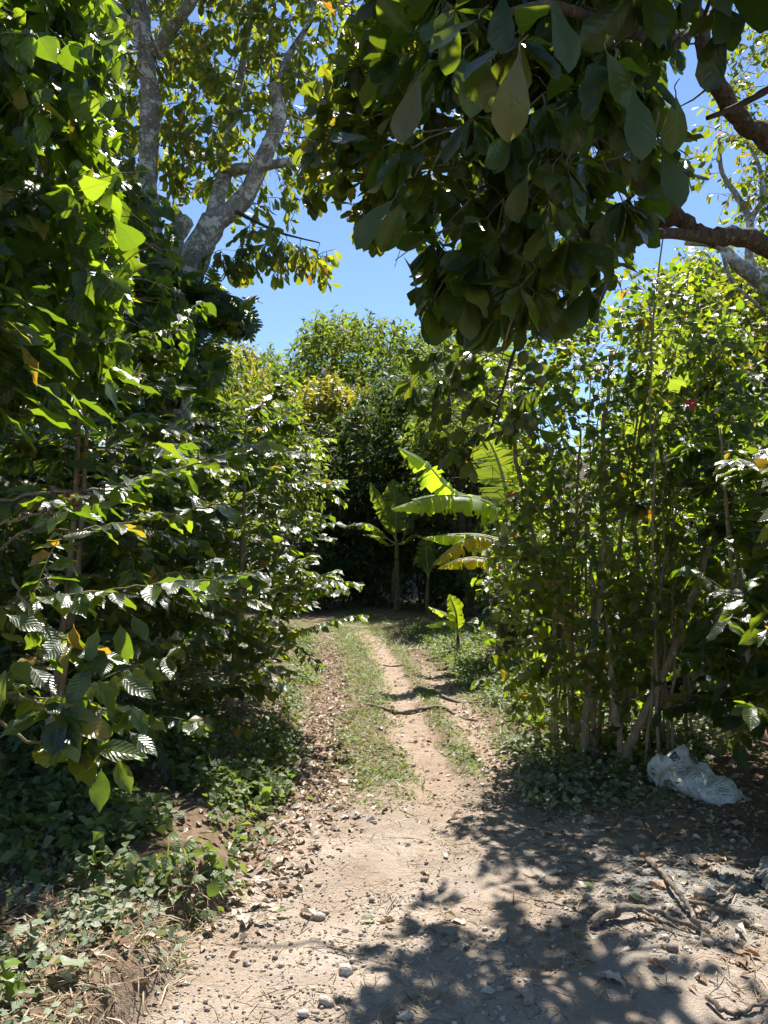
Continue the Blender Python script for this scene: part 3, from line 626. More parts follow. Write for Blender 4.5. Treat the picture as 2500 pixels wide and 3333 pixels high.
for pl, cc in ((sh, c[s0]), (t2, c[~s0])):
    d = pl.connect(cc, 0.025); A, B = pl.twigs(cc, d + np.array([0, 0, -0.3]), 3, 0.42, 0.8, r=0.005)
    pl.leaves('obovate', 'shade', A, B, 8, 0.16, 'alt', 0.7, 0.5, 0.45)
e = np.stack([rng.uniform(-4.6, -1.7, 120), rng.uniform(4.6, 8.6, 120), rng.uniform(6.4, 8.8, 120)], 1); e = e[proj(e)[1] < -100]  # unseen crown clusters above the view, added to shade the upper left foliage
d = t2.connect(e, 0.03); A, B = t2.twigs(e, d, 3, 0.5, 0.9, r=0.005); t2.leaves('obovate', 'shade', A, B, 7, 0.2, 'alt', 0.6, 0.6, 0.45)
COR = [[(425, -300), (520, -300), (545, 100), (535, 640), (440, 640), (435, 100)], [(560, 950), (640, 800), (780, 620), (840, 500), (860, 300), (930, 300), (930, 420), (870, 640), (740, 760), (660, 980)], [(700, 700), (700, 560), (800, 520), (960, 500), (960, 560), (780, 600), (760, 700)]]
for pl in (sh, t2): pl.prune(lambda x, y, D, tip: ~((in_poly(x, y, COR[0]) | in_poly(x, y, COR[1]) | in_poly(x, y, COR[2])) & (D < 10.2) & (rng.random(len(x)) < .9)))
hb = np.concatenate([vol([(780, 730), (830, 710), (960, 790), (1060, 830), (1050, 865), (920, 840), (850, 800)], 8.6, 9.3, 22), vol([(690, 800), (780, 790), (850, 800), (800, 850), (700, 880)], 8.7, 9.3, 9)])
sh.limb([P(*q) for q in [(770, 690, 9.1), (840, 725, 9.0), (920, 760, 9.0), (1040, 790, 8.9)]], 0.025, 0.008, 'limb', 'bark_dark', 6)
d = sh.connect(hb, 0.012); A, B = sh.twigs(hb, d + np.array([0.3, 0, -0.4]), 2, 0.25, 0.5, r=0.005); sh.leaves('obovate', 'shade', A, B, 6, 0.16, 'alt', 1.0, 0.4, 0.4)

# ---- climbers on the leaning trunk
def split_leaf(var, lobes=6):
    r = np.random.default_rng(500 + var); m = MB(); t = np.linspace(0.1, 1, lobes + 1); cu = r.uniform(0.1, 0.4)
    mid = lambda s: np.array([0, s, -cu * s * s])
    for sd_ in (-1, 1):
        for k in range(lobes):
            a, b = t[k], t[k + 1]; wd = 0.42 * math.sin(math.pi * min(1, (a + b) / 2 * 0.78 + 0.22)) + 0.05
            g = 0.22 * (b - a); f = 0.25
            p0, p1 = mid(a), mid(b); o = np.array([sd_ * wd, wd * 0.35 + r.uniform(-.03, .03), -0.12 * wd - r.uniform(0, .08)])
            q0, q1 = p0 + o * 0.5 + [0, 0, .02], p1 + o * 0.5 + [0, 0, .02]; e0, e1 = p0 + o + [0, g, 0], p1 + o * 0.97 - [0, g, 0]
            V = np.array([p0, p1, q0, q1, e0, e1]); U = np.array([[.5, a], [.5, b], [.5 + sd_ * .25, a], [.5 + sd_ * .25, b], [.5 + sd_ * .5, a], [.5 + sd_ * .5, b]])
            m.add(V, [(0, 2, 3, 1), (2, 4, 5, 3)], U)
    return np.concatenate(m.V), np.concatenate(m.Q), np.concatenate(m.U)
NS = 4
vn = Plant('climbing_vine', P(560, 1330, 9.0), 'climbing vine with split leaves and rope-like stems wrapped around the leaning trunk', 'vine', maxleaf=300)
split_me = []
for v in range(NS):
    V, q, U = split_leaf(v); me = mesh_q('leaf', V, q, U, np.zeros(len(V))); me.materials.append(M['coffee']); split_me.append(me)
for k in range(7):
    off = rng.uniform(-.12, .12); pts = []
    for (x, y) in [(545, 1330), (585, 1150), (610, 1000), (630, 900)]:
        pts.append(P(x + off * 300 + rng.normal(0, 12), y, 8.98 + rng.uniform(-.04, .02)))
    vn.limb(pts, 0.018, 0.01, 'vine_stem', 'bark_brown', 6, 8, 0.01)
vn.limb([P(640, 960, 9.0), P(700, 980, 8.9), P(760, 1020, 8.8), P(785, 1020, 8.8)], 0.05, 0.04, 'vine_stem', 'bark_brown', 8)
def scatter_split(pl, pts, size, out=(0.2, -0.6, -0.5)):
    for o in pts:
        ob = bpy.data.objects.new('leaf', split_me[int(rng.integers(NS))]); COL.objects.link(ob); ob.parent = pl.root
        R = frames((np.array(out) + rv(1, 0.55)[0])[None], (np.array([0.1, -0.6, 0.7]) + rv(1, 0.3)[0])[None])[0] * size * rng.uniform(.7, 1.25)
        m = np.eye(4); m[:3, :3] = R; m[:3, 3] = o - pl.base; ob.matrix_basis = Matrix(m.tolist())
scatter_split(vn, vol([(570, 900), (640, 880), (720, 930), (800, 990), (790, 1050), (720, 1090), (740, 1150), (680, 1250), (600, 1250), (520, 1080)], 8.55, 9.25, 130), 0.27)
scatter_split(vn, vol([(690, 930), (800, 975), (815, 1030), (770, 1060), (700, 1060)], 8.6, 9.1, 46), 0.24)
cv = Plant('leafy_creeper', P(480, 1330, 8.2), 'leafy creeper hanging beside the leaning trunk, below the pale trunk', 'vine', maxleaf=300)
cv.limb([P(480, 1330, 8.3), P(470, 1000, 8.3), P(450, 700, 8.4), P(430, 500, 8.5)], 0.03, 0.012, 'vine_stem', 'bark_brown', 6)
c = vol([(330, 450), (450, 620), (560, 760), (560, 900), (530, 1100), (600, 1300), (380, 1330), (330, 1100)], 7.6, 8.8, 130)
d = cv.connect(c, 0.01); A, B = cv.twigs(c, d + np.array([.1, -.4, -.3]), 2, 0.3, 0.7, r=0.004); cv.leaves('heart', 'heart', A, B, 8, 0.15, 'alt', 0.8, 0.4, 0.4)

# ---- overhanging tree at the upper right
ov = Plant('overhanging_tree', (3.75, 4.6, gz(3.75, 4.6)), 'tree at the right edge whose dark canopy of thick oval leaves overhangs the path', 'tree', maxleaf=300)
ov.limb([(3.75, 4.6, -0.1), (3.55, 4.55, 1.4), (3.2, 4.4, 2.6)], 0.17, 0.13, 'trunk', 'bark_brown', 12, flare=0.06)
ov.limb([(3.22, 4.4, 2.55)] + [P(*q) for q in [(2520, 815, 4.2), (2300, 770, 4.1), (2200, 700, 4.1), (2050, 560, 4.2), (1900, 420, 4.4), (1650, 250, 4.9), (1450, 100, 5.4)]], 0.06, 0.018, 'limb', 'bark_brown', 10, 8, 0.006)
ov.limb([P(*q) for q in [(2300, 772, 4.1), (2150, 760, 3.9), (2010, 800, 3.7), (1850, 860, 3.8), (1700, 930, 4.0)]], 0.035, 0.012, 'limb', 'bark_brown', 8)
ov.limb([P(*q) for q in [(2200, 705, 4.1), (2100, 740, 4.4), (1990, 720, 4.6), (1800, 640, 5.2), (1500, 520, 5.6), (1200, 480, 6.0)]], 0.045, 0.014, 'limb', 'bark_brown', 8)
ov.limb([(3.2, 4.4, 2.6)] + [P(*q) for q in [(2560, 520, 4.6), (2420, 400, 4.6), (2320, 240, 4.5), (2270, 60, 4.4), (2200, -200, 4.2), (2000, -500, 3.8)]], 0.065, 0.035, 'limb', 'bark_brown', 10, 8, 0.006)
ov.limb([P(*q) for q in [(2620, 200, 3.2), (2500, 290, 3.2), (2390, 350, 3.2), (2300, 385, 3.2)]], 0.02, 0.01, 'limb', 'bark_dark', 7)
ov.limb([P(*q) for q in [(2280, 80, 4.4), (2150, 130, 3.4), (1980, 80, 2.6), (1800, 20, 2.0), (1650, 40, 1.75)]], 0.03, 0.008, 'limb', 'bark_brown', 7)
ov.limb([P(*q) for q in [(2400, -20, 4), (2300, 60, 3.4), (2130, 190, 3.0), (1950, 260, 2.8)]], 0.022, 0.01, 'limb', 'bark_brown', 7)
ov.limb([P(*q) for q in [(1900, 860, 3.9), (1760, 1000, 4.0), (1680, 1130, 4.1), (1640, 1260, 4.1), (1600, 1390, 4.1)]], 0.014, 0.006, 'limb', 'bark_dark', 6)
main = [(1120, -300), (1190, 150), (1040, 380), (1040, 560), (1100, 640), (1190, 640), (1300, 700), (1400, 820), (1400, 1000), (1440, 1060), (1560, 1080), (1800, 1070), (1930, 980), (2000, 800), (2150, 660), (2200, 420), (2200, -300)]
c = vol(main, 4.0, 5.5, 200); c = c[proj(c)[0] > 1330 + 170 * (c[:, 1] - 4)]; 
d = ov.connect(c, 0.016, sag=0.1); A, B = ov.twigs(c, d + np.array([-.25, -.1, -0.25]), 3, 0.25, 0.6, r=0.004)
ov.leaves('obovate', 'obovate', A, B, 7, 0.14, 'whorl', 0.95, 0.45, 0.4, sizevar=.4)
lf_ = [(1120, -300), (1190, 150), (1040, 380), (1020, 560), (1080, 650), (1190, 650), (1300, 720), (1420, 800), (1420, -300)]
c = vol(lf_, 3.1, 4.0, 95)
d = ov.connect(c, 0.016, sag=0.1); A, B = ov.twigs(c, d + np.array([-.25, -.1, -0.2]), 3, 0.2, 0.6, r=0.003)
ov.leaves('obovate', 'shade', A, B, 8, 0.105, 'whorl', 0.85, 0.45, 0.35)  # brighter leaf material than the rest: sunlit look put into the colour
core = [(1450, -200), (1430, 420), (1480, 760), (1500, 980), (1600, 1020), (1780, 1020), (1880, 940), (1930, 700), (2050, 560), (2120, 300), (2120, -200)]
c = vol(core, 2.4, 4.0, 135); 
d = ov.connect(c, 0.012, sag=0.1); A, B = ov.twigs(c, d + np.array([-.2, -.15, -0.3]), 2, 0.2, 0.6, r=0.004)
ov.leaves('obovate', 'obovate', A, B, 8, 0.155, 'whorl', 0.95, 0.45, 0.35)
c = np.stack([rng.uniform(0.6, 3.0, 130), rng.uniform(1.9, 5.6, 130), rng.uniform(3.2, 5.0, 130)], 1); c = c[(proj(c)[1] < -150) & ((c[:, 1] < 3.6) | (rng.random(130) < .15))]
e = np.stack([rng.uniform(0.35, 1.9, 170), rng.uniform(2.1, 4.0, 170), rng.uniform(3.2, 4.7, 170)], 1); c = np.concatenate([c, e[proj(e)[1] < -90]])  # extra unseen clusters above the view, added to keep sun off near leaves
d = ov.connect(c, 0.02); A, B = ov.twigs(c, d, 3, 0.35, 0.8); ov.leaves('obovate', 'obovate', A, B, 8, 0.165, 'whorl', 0.7, 0.5, 0.4)
OK_ = [(1030, -4000), (1060, 0), (1140, 60), (1080, 190), (960, 320), (1010, 420), (950, 520), (960, 640), (1020, 720), (1085, 730), (1140, 680), (1150, 790), (1230, 850), (1300, 780), (1350, 850), (1330, 1000), (1400, 1100), (1600, 1140), (1850, 1080), (1960, 1010), (2000, 900), (2060, 860), (2080, 780), (2250, 860), (2380, 700), (2420, 300), (2600, 250), (4000, 0), (4000, -4000)]
ov.prune(lambda x, y, D, tip: in_poly(x, y, OK_))
for px, py, D, dx, dy, sz in [(1690, 165, 1.62, -.15, -1, .185), (1790, -10, 1.65, .35, -1, .17), (1640, -30, 1.7, -.1, -1, .14), (1690, 110, 1.75, .7, -.9, .15), (1600, 150, 1.8, -.35, -1, .17), (1510, 180, 1.85, -.1, -1, .11), (1560, 60, 1.9, -.9, -.4, .15),
                          (2060, 280, 1.9, .12, -1, .19), (2200, 300, 2.1, .05, -1, .16), (1970, 160, 1.9, .5, -.9, .16), (2100, 250, 2.0, .9, -.5, .13), (1900, 300, 2.1, -.15, -1, .17), (1800, 560, 2.2, .9, -.6, .14), (1850, 560, 2.2, .5, -.9, .15), (1720, 560, 2.2, -.3, -.9, .14),
                          (2150, 480, 2.2, .35, -1, .19), (1370, 240, 2.1, -.3, -1, .2), (1330, 640, 2.4, -.6, -1, .19), (1290, 640, 2.3, -.9, -.8, .2)]:
    o = P(px, py, D); ov.leaf_at('obovate', 'obovate', o, (dx, rng.uniform(-.2, .35), dy), (rng.uniform(-.5, .3), -.8, .35 + rng.uniform(-.2, .4)), sz)
    ov.tw.tube(curve([o, o + [0.005, .02, .03], o + [.03, .05, .07]], 4), [0.002] * 9, 4)
for px, py, D, n_, sz in [(1690, 130, 1.75, 8, .15), (1990, 230, 2.0, 8, .14), (1400, 560, 2.35, 9, .14), (1840, 540, 2.25, 8, .13), (1530, 390, 2.1, 7, .13), (1480, 30, 2.0, 8, .13), (2130, 430, 2.3, 7, .14), (1640, 760, 2.6, 8, .14), (1850, 800, 2.7, 8, .14), (1470, 820, 2.8, 7, .13), (1340, 590, 2.5, 8, .14), (1420, 960, 3.2, 7, .15), (1560, 1020, 3.3, 8, .15), (1710, 1040, 3.4, 8, .15), (1870, 950, 3.2, 7, .15), (1960, 850, 3.1, 7, .14), (2060, 640, 2.9, 7, .14), (1220, 480, 3.2, 8, .13)]:
    o = P(px, py, D); q = o + np.array([.05, .12, .14]); ov.tw.tube(curve([q, (o + q) / 2 + [.01, 0, .02], o], 4), np.linspace(.005, .003, 9), 5); ax = nrm((o - q)[None])[0]
    for k in range(n_):
        a = k * 2.4 + rng.uniform(-.3, .3); d_ = np.array([math.cos(a), .55 * math.sin(a) - .15, -.55 + .5 * math.sin(a * 1.7)]) + np.array([-.2, 0, -.35]) * rng.random(); ov.leaf_at('obovate', 'obovate', o + ax * rng.uniform(-.03, .01), d_, np.array([0, -.45, .75]) + rv(1, .25)[0], sz * rng.uniform(.65, 1.25))
low = vol([(1340, 1130), (1760, 1110), (1740, 1300), (1580, 1450), (1470, 1470), (1420, 1330)], 3.9, 4.5, 26)
d = ov.connect(low, 0.008, 0.003); A, B = ov.twigs(low, d + np.array([-.3, 0, -.3]), 2, 0.14, 0.6); ov.leaves('obovate', 'obovate', A, B, 4, 0.11, 'whorl', 0.8, 0.4, 0.4)
def fruit_mat():
    t = NT('green_fruit'); g = t.add('ShaderNodeNewGeometry').outputs['Position']; n = t.noise(g, 60, 3)
    t.con(t.mix(t.sm(n, .35, .7), (0.1, 0.13, 0.03), (0.17, 0.19, 0.06)), t.bs.inputs['Base Color']); t.bs.inputs['Roughness'].default_value = 0.45; return t.m
M['fruit'] = fruit_mat(); FV, FQ = ball(8, 10, 0.93); FV[0, 2] -= 0.12; fm = mesh_q('fruit', FV * 0.032, FQ, np.zeros((len(FV), 2))); fm.materials.append(M['fruit'])
for px, py in [(1700, 1160), (1745, 1200), (1705, 1170), (1625, 1210), (1765, 1240), (1720, 1235), (1575, 1395), (1655, 1390), (1715, 1360), (1725, 1375), (1655, 1400), (1510, 1290)]:
    o = P(px + rng.normal(0, 6), py, 4.05 + rng.uniform(-.1, .1)); f = link('fruit', fm, None, ov.root); f.location = Vector((o - ov.base).tolist())
    ov.tw.tube(curve([o + [0, 0, .03], o + [.01, .02, .08], ov.nodes[np.argmin(np.linalg.norm(ov.nodes - o - [0, 0, .15], axis=1))]], 4), [0.002] * 9, 3)

# ---- clump of tall hibiscus stems on the right
HB = {}
def hib(key, base, label, stems, extra):
    b = np.array([base[0], base[1], float(gz(*base))]); p = Plant('hibiscus_shrub', b, label, 'shrub', 'hibiscus shrubs in the clump', 300); HB[key] = p
    for (pts, r0, r1) in stems:
        w3 = [P(*q) for q in pts]; w3[0][2] = float(gz(w3[0][0], w3[0][1])) - 0.05
        p.limb(w3, r0, r1, 'stem', 'bark_stem', 8, 8, 0.006, flare=r0 * 0.5)
    for k in range(extra):
        x, y = b[0] + .05 + abs(rng.normal(0, .25)), b[1] + rng.normal(0, .25); z = float(gz(x, y)); l = rv(1, 0.4)[0]; l[0] = max(l[0], -.15); h = rng.uniform(1.7, 3.2)
        p.limb([(x, y, z - .05), (x + l[0] * .3, y + l[1] * .3, z + h * .5), (x + l[0], y + l[1], z + h)], rng.uniform(.008, .015), .004, 'stem', 'bark_stem', 6, 8, 0.008)
hib('a', (1.28, 6.3), 'hibiscus shrub nearest the path, with a thick stem leaning left', [([(1885, 2430, 6.2), (1850, 2080, 6.2), (1760, 1830, 6.2), (1700, 1600, 6.2), (1660, 1330, 6.2)], .032, .014), ([(1800, 2400, 6.4), (1805, 2050, 6.4), (1795, 1700, 6.4), (1800, 1400, 6.4)], .022, .01), ([(1755, 2330, 6.7), (1690, 2000, 6.7), (1600, 1750, 6.7)], .014, .008)], 7)
hib('b', (1.6, 5.75), 'hibiscus shrub with thick upright stems in the middle of the clump', [([(1895, 2520, 5.7), (1915, 2250, 5.7), (1945, 2000, 5.7), (1965, 1780, 5.7), (1960, 1450, 5.8), (1990, 1150, 5.9)], .030, .014), ([(1935, 2500, 5.8), (1935, 2200, 5.8), (1930, 1900, 5.8), (1900, 1600, 5.8)], .020, .01), ([(1850, 2480, 6), (1860, 2150, 6), (1870, 1800, 6), (1890, 1400, 6)], .020, .01)], 7)
hib('c', (1.9, 6.2), 'hibiscus shrub with tall thin stems rising above the white sack', [([(2000, 2480, 6), (2060, 2150, 6), (2080, 1850, 6), (2060, 1600, 6), (2110, 1200, 6), (2140, 900, 6)], .022, .008), ([(2010, 2460, 6.4), (2110, 1900, 6.4), (2240, 1500, 6.4), (2280, 1150, 6.4)], .019, .008), ([(1985, 2450, 6.3), (2010, 1900, 6.3), (2080, 1300, 6.3), (2170, 700, 6.3)], .016, .006)], 6)
hib('d', (1.78, 5.5), 'hibiscus shrub with one smooth stem leaning far right beside the sack', [([(2020, 2545, 5.5), (2060, 2400, 5.5), (2180, 2150, 5.5), (2270, 1900, 5.5), (2350, 1680, 5.5)], .040, .018), ([(2020, 2540, 5.52), (2020, 2420, 5.55), (1990, 2250, 5.6), (1980, 2050, 5.7)], .036, .02)], 3)
hp = [(1600, 1560), (1560, 1340), (1600, 1200), (1750, 1130), (1900, 1030), (2050, 940), (2250, 900), (2350, 1100), (2450, 1300), (2450, 1700), (2300, 2000), (2200, 2080), (2080, 2300), (1950, 2380), (1720, 2330), (1640, 2150), (1600, 1850)]
c = vol(hp, 5.5, 6.6, 620); keys = list(HB); dist = np.stack([np.array([np.linalg.norm(HB[k].nodes - q, axis=1).min() for q in c]) for k in keys]); own = dist.argmin(0)
for i_, k in enumerate(keys):
    pl = HB[k]; cc = c[own == i_]
    if len(cc) == 0: continue
    d = pl.connect(cc, 0.01, 0.003); A, B = pl.twigs(cc, d + np.array([0, -.1, .35]), 2, 0.3, 0.6); pl.leaves('hibiscus', 'hibiscus', A, B, 8, 0.085, 'alt', 0.45, 0.8, 0.4, face=-0.55, sizevar=.4)
HKP = [(1500, 1300), (1520, 1180), (1700, 1080), (2000, 850), (2300, 700), (2700, 900), (2700, 2100), (2230, 2130), (2130, 2300), (2060, 2480), (1650, 2450), (1600, 2300), (1500, 2250), (1480, 2000), (1440, 1920), (1560, 1880), (1590, 1720), (1650, 1650), (1720, 1560), (1690, 1450), (1600, 1420), (1520, 1400)]
for k in keys: HB[k].prune(lambda x, y, D, tip: in_poly(x + rng.normal(0, 10, len(x)), y, HKP))
def flower(pl, o, r=0.045):
    m = MB()
    for k in range(5):
        a = k * 1.2566; ca, sa = math.cos(a), math.sin(a); cb, sb = math.cos(a + .55), math.sin(a + .55); cc_, sc_ = math.cos(a - .55), math.sin(a - .55)
        m.add(np.array([(0, 0, 0), (cc_ * r * .8, -r * .5, sc_ * r * .8), (ca * r * 1.15, -r * .35, sa * r * 1.15), (cb * r * .8, -r * .5, sb * r * .8)]) + o, [(0, 1, 2, 3)])
    m.tube(np.stack([o, o + [0, -r * 1.4, -r * .3]]), [r * .08, r * .05], 5); m.build('flower', M['red'], pl.root, pl.base)
t = NT('red_petal'); t.bs.inputs['Base Color'].default_value = (0.55, 0.02, 0.04, 1); t.bs.inputs['Roughness'].default_value = 0.5; M['red'] = t.m
flower(HB['c'], P(2245, 1318, 5.6)); flower(HB['a'], P(1662, 1610, 5.9), 0.03)

# ---- bananas
def banana_leaf(root, base, path, width, mat='banana', n=46, droop=0.5, torn=0.35, sidev=None, tone=None):
    c = curve(path, 8); L = np.concatenate([[0], np.cumsum(np.linalg.norm(np.diff(c, axis=0), axis=1))]); L = L / L[-1]
    at = lambda s: np.stack([np.interp(s, L, c[:, k]) for k in range(3)], -1)
    m = MB(); t0 = 0.16; ss = np.linspace(t0, 1, n + 1); tg = nrm(at(np.minimum(ss + .02, 1)) - at(ss - .02))
    side = nrm(np.cross(tg, np.array([0, 0, 1.0]) if sidev is None else np.array(sidev, float))); upv = np.cross(side, tg)
    pp = at(ss)
    for sd_ in (-1, 1):
        dr = droop; seg = 0; gap = 0.0
        for k in range(n):
            if seg <= 0:
                seg = int(rng.integers(1, 4)); dr = droop * rng.uniform(0.55, 1.5) + rng.normal(0, .05); tear = rng.random() < torn + .3; lenf = rng.uniform(.8, 1.06); fw = rng.uniform(-.06, .08)
            seg -= 1; new = seg == 0
            u0, u1 = (ss[k] - t0) / (1 - t0), (ss[k + 1] - t0) / (1 - t0)
            wf = lambda u_: width * (min(1, (u_ / 0.12)) ** 0.6) * (1 - max(0, (u_ - .55) / .45) ** 2.2 * 0.93)
            V = []; U = []
            for e, (pt, sdv, up_, u_) in enumerate(((pp[k], side[k], upv[k], u0), (pp[k + 1], side[k + 1], upv[k + 1], u1))):
                wd = wf(u_) * lenf; x = 0.0; z = 0.0; o = pt.copy(); V.append(o); U.append((0.5, u_))
                pull = (-1 if e else 1) * 0.10 * (ss[1] - ss[0]) * 8 * (0.5 if (new and e and tear) else 0.0)
                for q in range(1, 4):
                    ang = 0.35 - dr * q * 0.75
                    o = o + (sdv * sd_ * math.cos(ang) + up_ * math.sin(ang)) * wd / 3 + tg[k] * (0.12 + fw) * wd / 3 + tg[k] * pull * wd * q / 3
                    V.append(o); U.append((0.5 + sd_ * q / 6, u_))
            m.add(np.array(V), [(0, 1, 5, 4), (1, 2, 6, 5), (2, 3, 7, 6)], np.array(U), rng.uniform(0, .25) if tone is None else tone + rng.uniform(0, .1))
    lf = m.build('leaf', M[mat], root, base)
    r = MB(); r.tube(c, np.linspace(0.028, 0.004, len(c)) * (width / 0.3) ** .5, 6); mr = r.build('midrib', M['midrib'], lf, base); 
    return lf
def banana(name, base, label, h, leaves, r=0.11, lean=(0, 0), cat='banana plant', dry=0):
    b = np.array([base[0], base[1], float(gz(*base))]); root = thing(name, tuple(b), label, cat)
    top = b + np.array([lean[0], lean[1], h]); m = MB(); cpts = curve([b - [0, 0, .05], (b + top) / 2 + rv(1, .02)[0], top], 8)
    m.tube(cpts, np.linspace(r, r * .55, len(cpts)), 10); m.build('pseudostem', M['pseudostem'], root, b)
    for k in range(dry):
        a = rng.uniform(0, 6.28); s = b + np.array([math.cos(a) * r * 1.02, math.sin(a) * r * 1.02, h * rng.uniform(.35, .6)])
        q = MB(); e = s + np.array([math.cos(a) * .06, math.sin(a) * .06, -rng.uniform(.4, .8) * h * .5]); q.tube(curve([s, (s + e) / 2 + [math.cos(a) * .04, math.sin(a) * .04, 0], e], 5, .006), np.linspace(.03, .01, 11), 4); q.build('dry_leaf_sheath', M['stick'], root, b)
    for lf in leaves:
        pts = [top + np.array([0, 0, -.05])] + [P(*q) for q in lf['p']]
        banana_leaf(root, b, pts, lf.get('w', .3), lf.get('m', 'banana'), lf.get('n', 46), lf.get('d', .5), lf.get('t', .4), lf.get('s'))
    return root
bx, by = P(1292, 1975, 19.3)[:2]
banana('banana_plant', (bx, by), 'small banana plant with a slim brown stem at the end of the path', 1.75,
       [dict(p=[(1270, 1760, 19.3), (1200, 1705, 19.1), (1105, 1715, 19.0)], w=.28), dict(p=[(1288, 1740, 19.3), (1290, 1650, 19.3), (1280, 1560, 19.3)], w=.36, d=.15, s=(0, -1, .2)), dict(p=[(1280, 1740, 19.4), (1250, 1670, 19.5), (1205, 1570, 19.6)], w=.2, d=.4, s=(.5, -1, .2)),
        dict(p=[(1310, 1760, 19.4), (1350, 1650, 19.8), (1420, 1560, 20.1)], w=.2), dict(p=[(1310, 1770, 19.2), (1350, 1740, 19.0), (1400, 1760, 18.8)], w=.14), dict(p=[(1265, 1775, 19.2), (1225, 1745, 18.8), (1180, 1740, 18.6)], w=.1)], 0.085, dry=5)
bx, by = P(1395, 1960, 18.5)[:2]
banana('banana_plant', (bx, by), 'shaded young banana plant standing right of the slim one, in the dark', 0.9,
       [dict(p=[(1390, 1830, 18.5), (1388, 1780, 18.5), (1385, 1745, 18.5)], w=.26, d=.2, s=(0, -1, .2)), dict(p=[(1380, 1840, 18.5), (1360, 1810, 18.5), (1345, 1840, 18.4)], w=.16), dict(p=[(1400, 1850, 18.5), (1430, 1820, 18.5), (1460, 1850, 18.4)], w=.16)], 0.06)
bx, by = P(1640, 2060, 10.6)[:2]
banana('banana_plant', (bx, by), 'sunlit banana plant with torn yellow-green leaves reaching left across the path', 1.7,
       [dict(p=[(1620, 1640, 10.6), (1480, 1600, 10.3), (1380, 1500, 10.1), (1298, 1456, 10.0)], w=.34, d=.75, t=.5), dict(p=[(1640, 1680, 10.5), (1560, 1625, 10.2), (1420, 1615, 10), (1275, 1655, 9.8)], w=.36, d=1.05, t=.4),
        dict(p=[(1640, 1700, 10.8), (1540, 1625, 11), (1420, 1612, 11.2), (1340, 1625, 11.3)], w=.2, d=.8), dict(p=[(1640, 1760, 10.9), (1560, 1740, 11), (1460, 1740, 11.0), (1378, 1750, 11)], w=.22, d=.9, m='banana'),
        dict(p=[(1620, 1760, 10.9), (1540, 1745, 10.9), (1460, 1790, 10.8), (1408, 1838, 10.8)], w=.3, d=.8, m='banana_old', t=.6), dict(p=[(1620, 1820, 11.1), (1540, 1815, 11.2), (1480, 1825, 11.2), (1425, 1850, 11.2)], w=.22, d=.9, m='banana_old', t=.7),
        dict(p=[(1650, 1640, 10.8), (1640, 1560, 10.9), (1610, 1470, 11), (1570, 1400, 11)], w=.42, d=.2, s=(0, -1, .1)), dict(p=[(1700, 1660, 10.8), (1740, 1560, 10.8), (1760, 1450, 10.8)], w=.4, d=.25, s=(0, -1, .1)), dict(p=[(1720, 1700, 10.6), (1850, 1660, 10.4), (1950, 1720, 10.2)], w=.34, d=.6)], 0.13, dry=3)
bx, by = P(2120, 2250, 8.0)[:2]
banana('banana_plant', (bx, by), 'tall banana plant behind the hibiscus clump with one upright glossy leaf', 1.9,
       [dict(p=[(2110, 1600, 8.1), (2130, 1400, 8.2), (2190, 1180, 8.2), (2245, 950, 8.2)], w=.27, d=.3, s=(.6, -1, .1), n=60), dict(p=[(2080, 1640, 8.2), (2060, 1450, 8.3), (2100, 1300, 8.3)], w=.26, d=.3, s=(-.4, -1, .1)), dict(p=[(2200, 1620, 8), (2330, 1500, 7.9), (2450, 1480, 7.8)], w=.28, d=.6),
        dict(p=[(2130, 1750, 7.8), (2150, 1900, 7.6), (2130, 2050, 7.5), (2110, 2330, 7.5)], w=.3, d=.35, s=(0, -1, 0), t=.9), dict(p=[(2200, 1700, 7.9), (2300, 1760, 7.6), (2440, 1800, 7.4)], w=.26, d=.6), dict(p=[(2020, 1680, 8), (1940, 1640, 7.9), (1850, 1700, 7.8)], w=.26, d=.6)], 0.12, dry=2)
bx, by = P(1490, 2090, 12.0)[:2]
banana('banana_plant', (bx, by), 'knee-high banana sucker with three pale leaves beside the grass verge', 0.3,
       [dict(p=[(1480, 2010, 12), (1450, 1995, 11.9), (1395, 1975, 11.8)], w=.12, n=24), dict(p=[(1485, 2000, 12), (1475, 1965, 12), (1462, 1935, 12)], w=.14, d=.2, s=(.3, -1, .1), n=24), dict(p=[(1480, 2030, 11.9), (1440, 2022, 11.8), (1385, 2038, 11.7)], w=.12, d=.7, n=24)], 0.035)

# ---- background trees and undergrowth
def bgtree(base, label, poly, d0, d1, n, mat='far', leaf=0.2, kind='lance', tw=4, per=9, limbs=5, name='background_tree', cat='tree', group='trees beyond the path', tl=0.5, ml=0, bark='bark_dark', up=0.1):
    b = np.array([base[0], base[1], float(gz(*base))]); p = Plant(name, b, label, cat, group, ml, 'twig_far', 'crown')
    c = vol(poly, d0, d1, n); ctr = c.mean(0); h = c[:, 2].max() - b[2]; w0 = 0.018 * h + 0.03
    p.limb([b - [0, 0, .1], b * .6 + ctr * .4 + rv(1, .03 * h)[0], ctr + [0, 0, .2 * h]], w0, w0 * .3, 'trunk', bark, 9, flare=w0 * .4)
    for k in range(limbs):
        s = p.nodes[int(len(p.nodes) * rng.uniform(.3, .7)) if k else len(p.nodes) // 3]; e = c[rng.integers(len(c))]
        p.limb([s, (s + e) / 2 + [0, 0, .05 * h], e], w0 * .45, w0 * .12, 'limb', bark, 6, 6)
    d = p.connect(c, 0.03, 0.006, 4); A, B = p.twigs(c, d + np.array([0, -.1, up]), tw, tl, 0.9, r=0.006, draw=tl * F / d0 > 40)
    p.leaves(kind, mat, A, B, per, leaf, 'alt', 0.45, 0.6, 0.5, sizevar=.4); return p
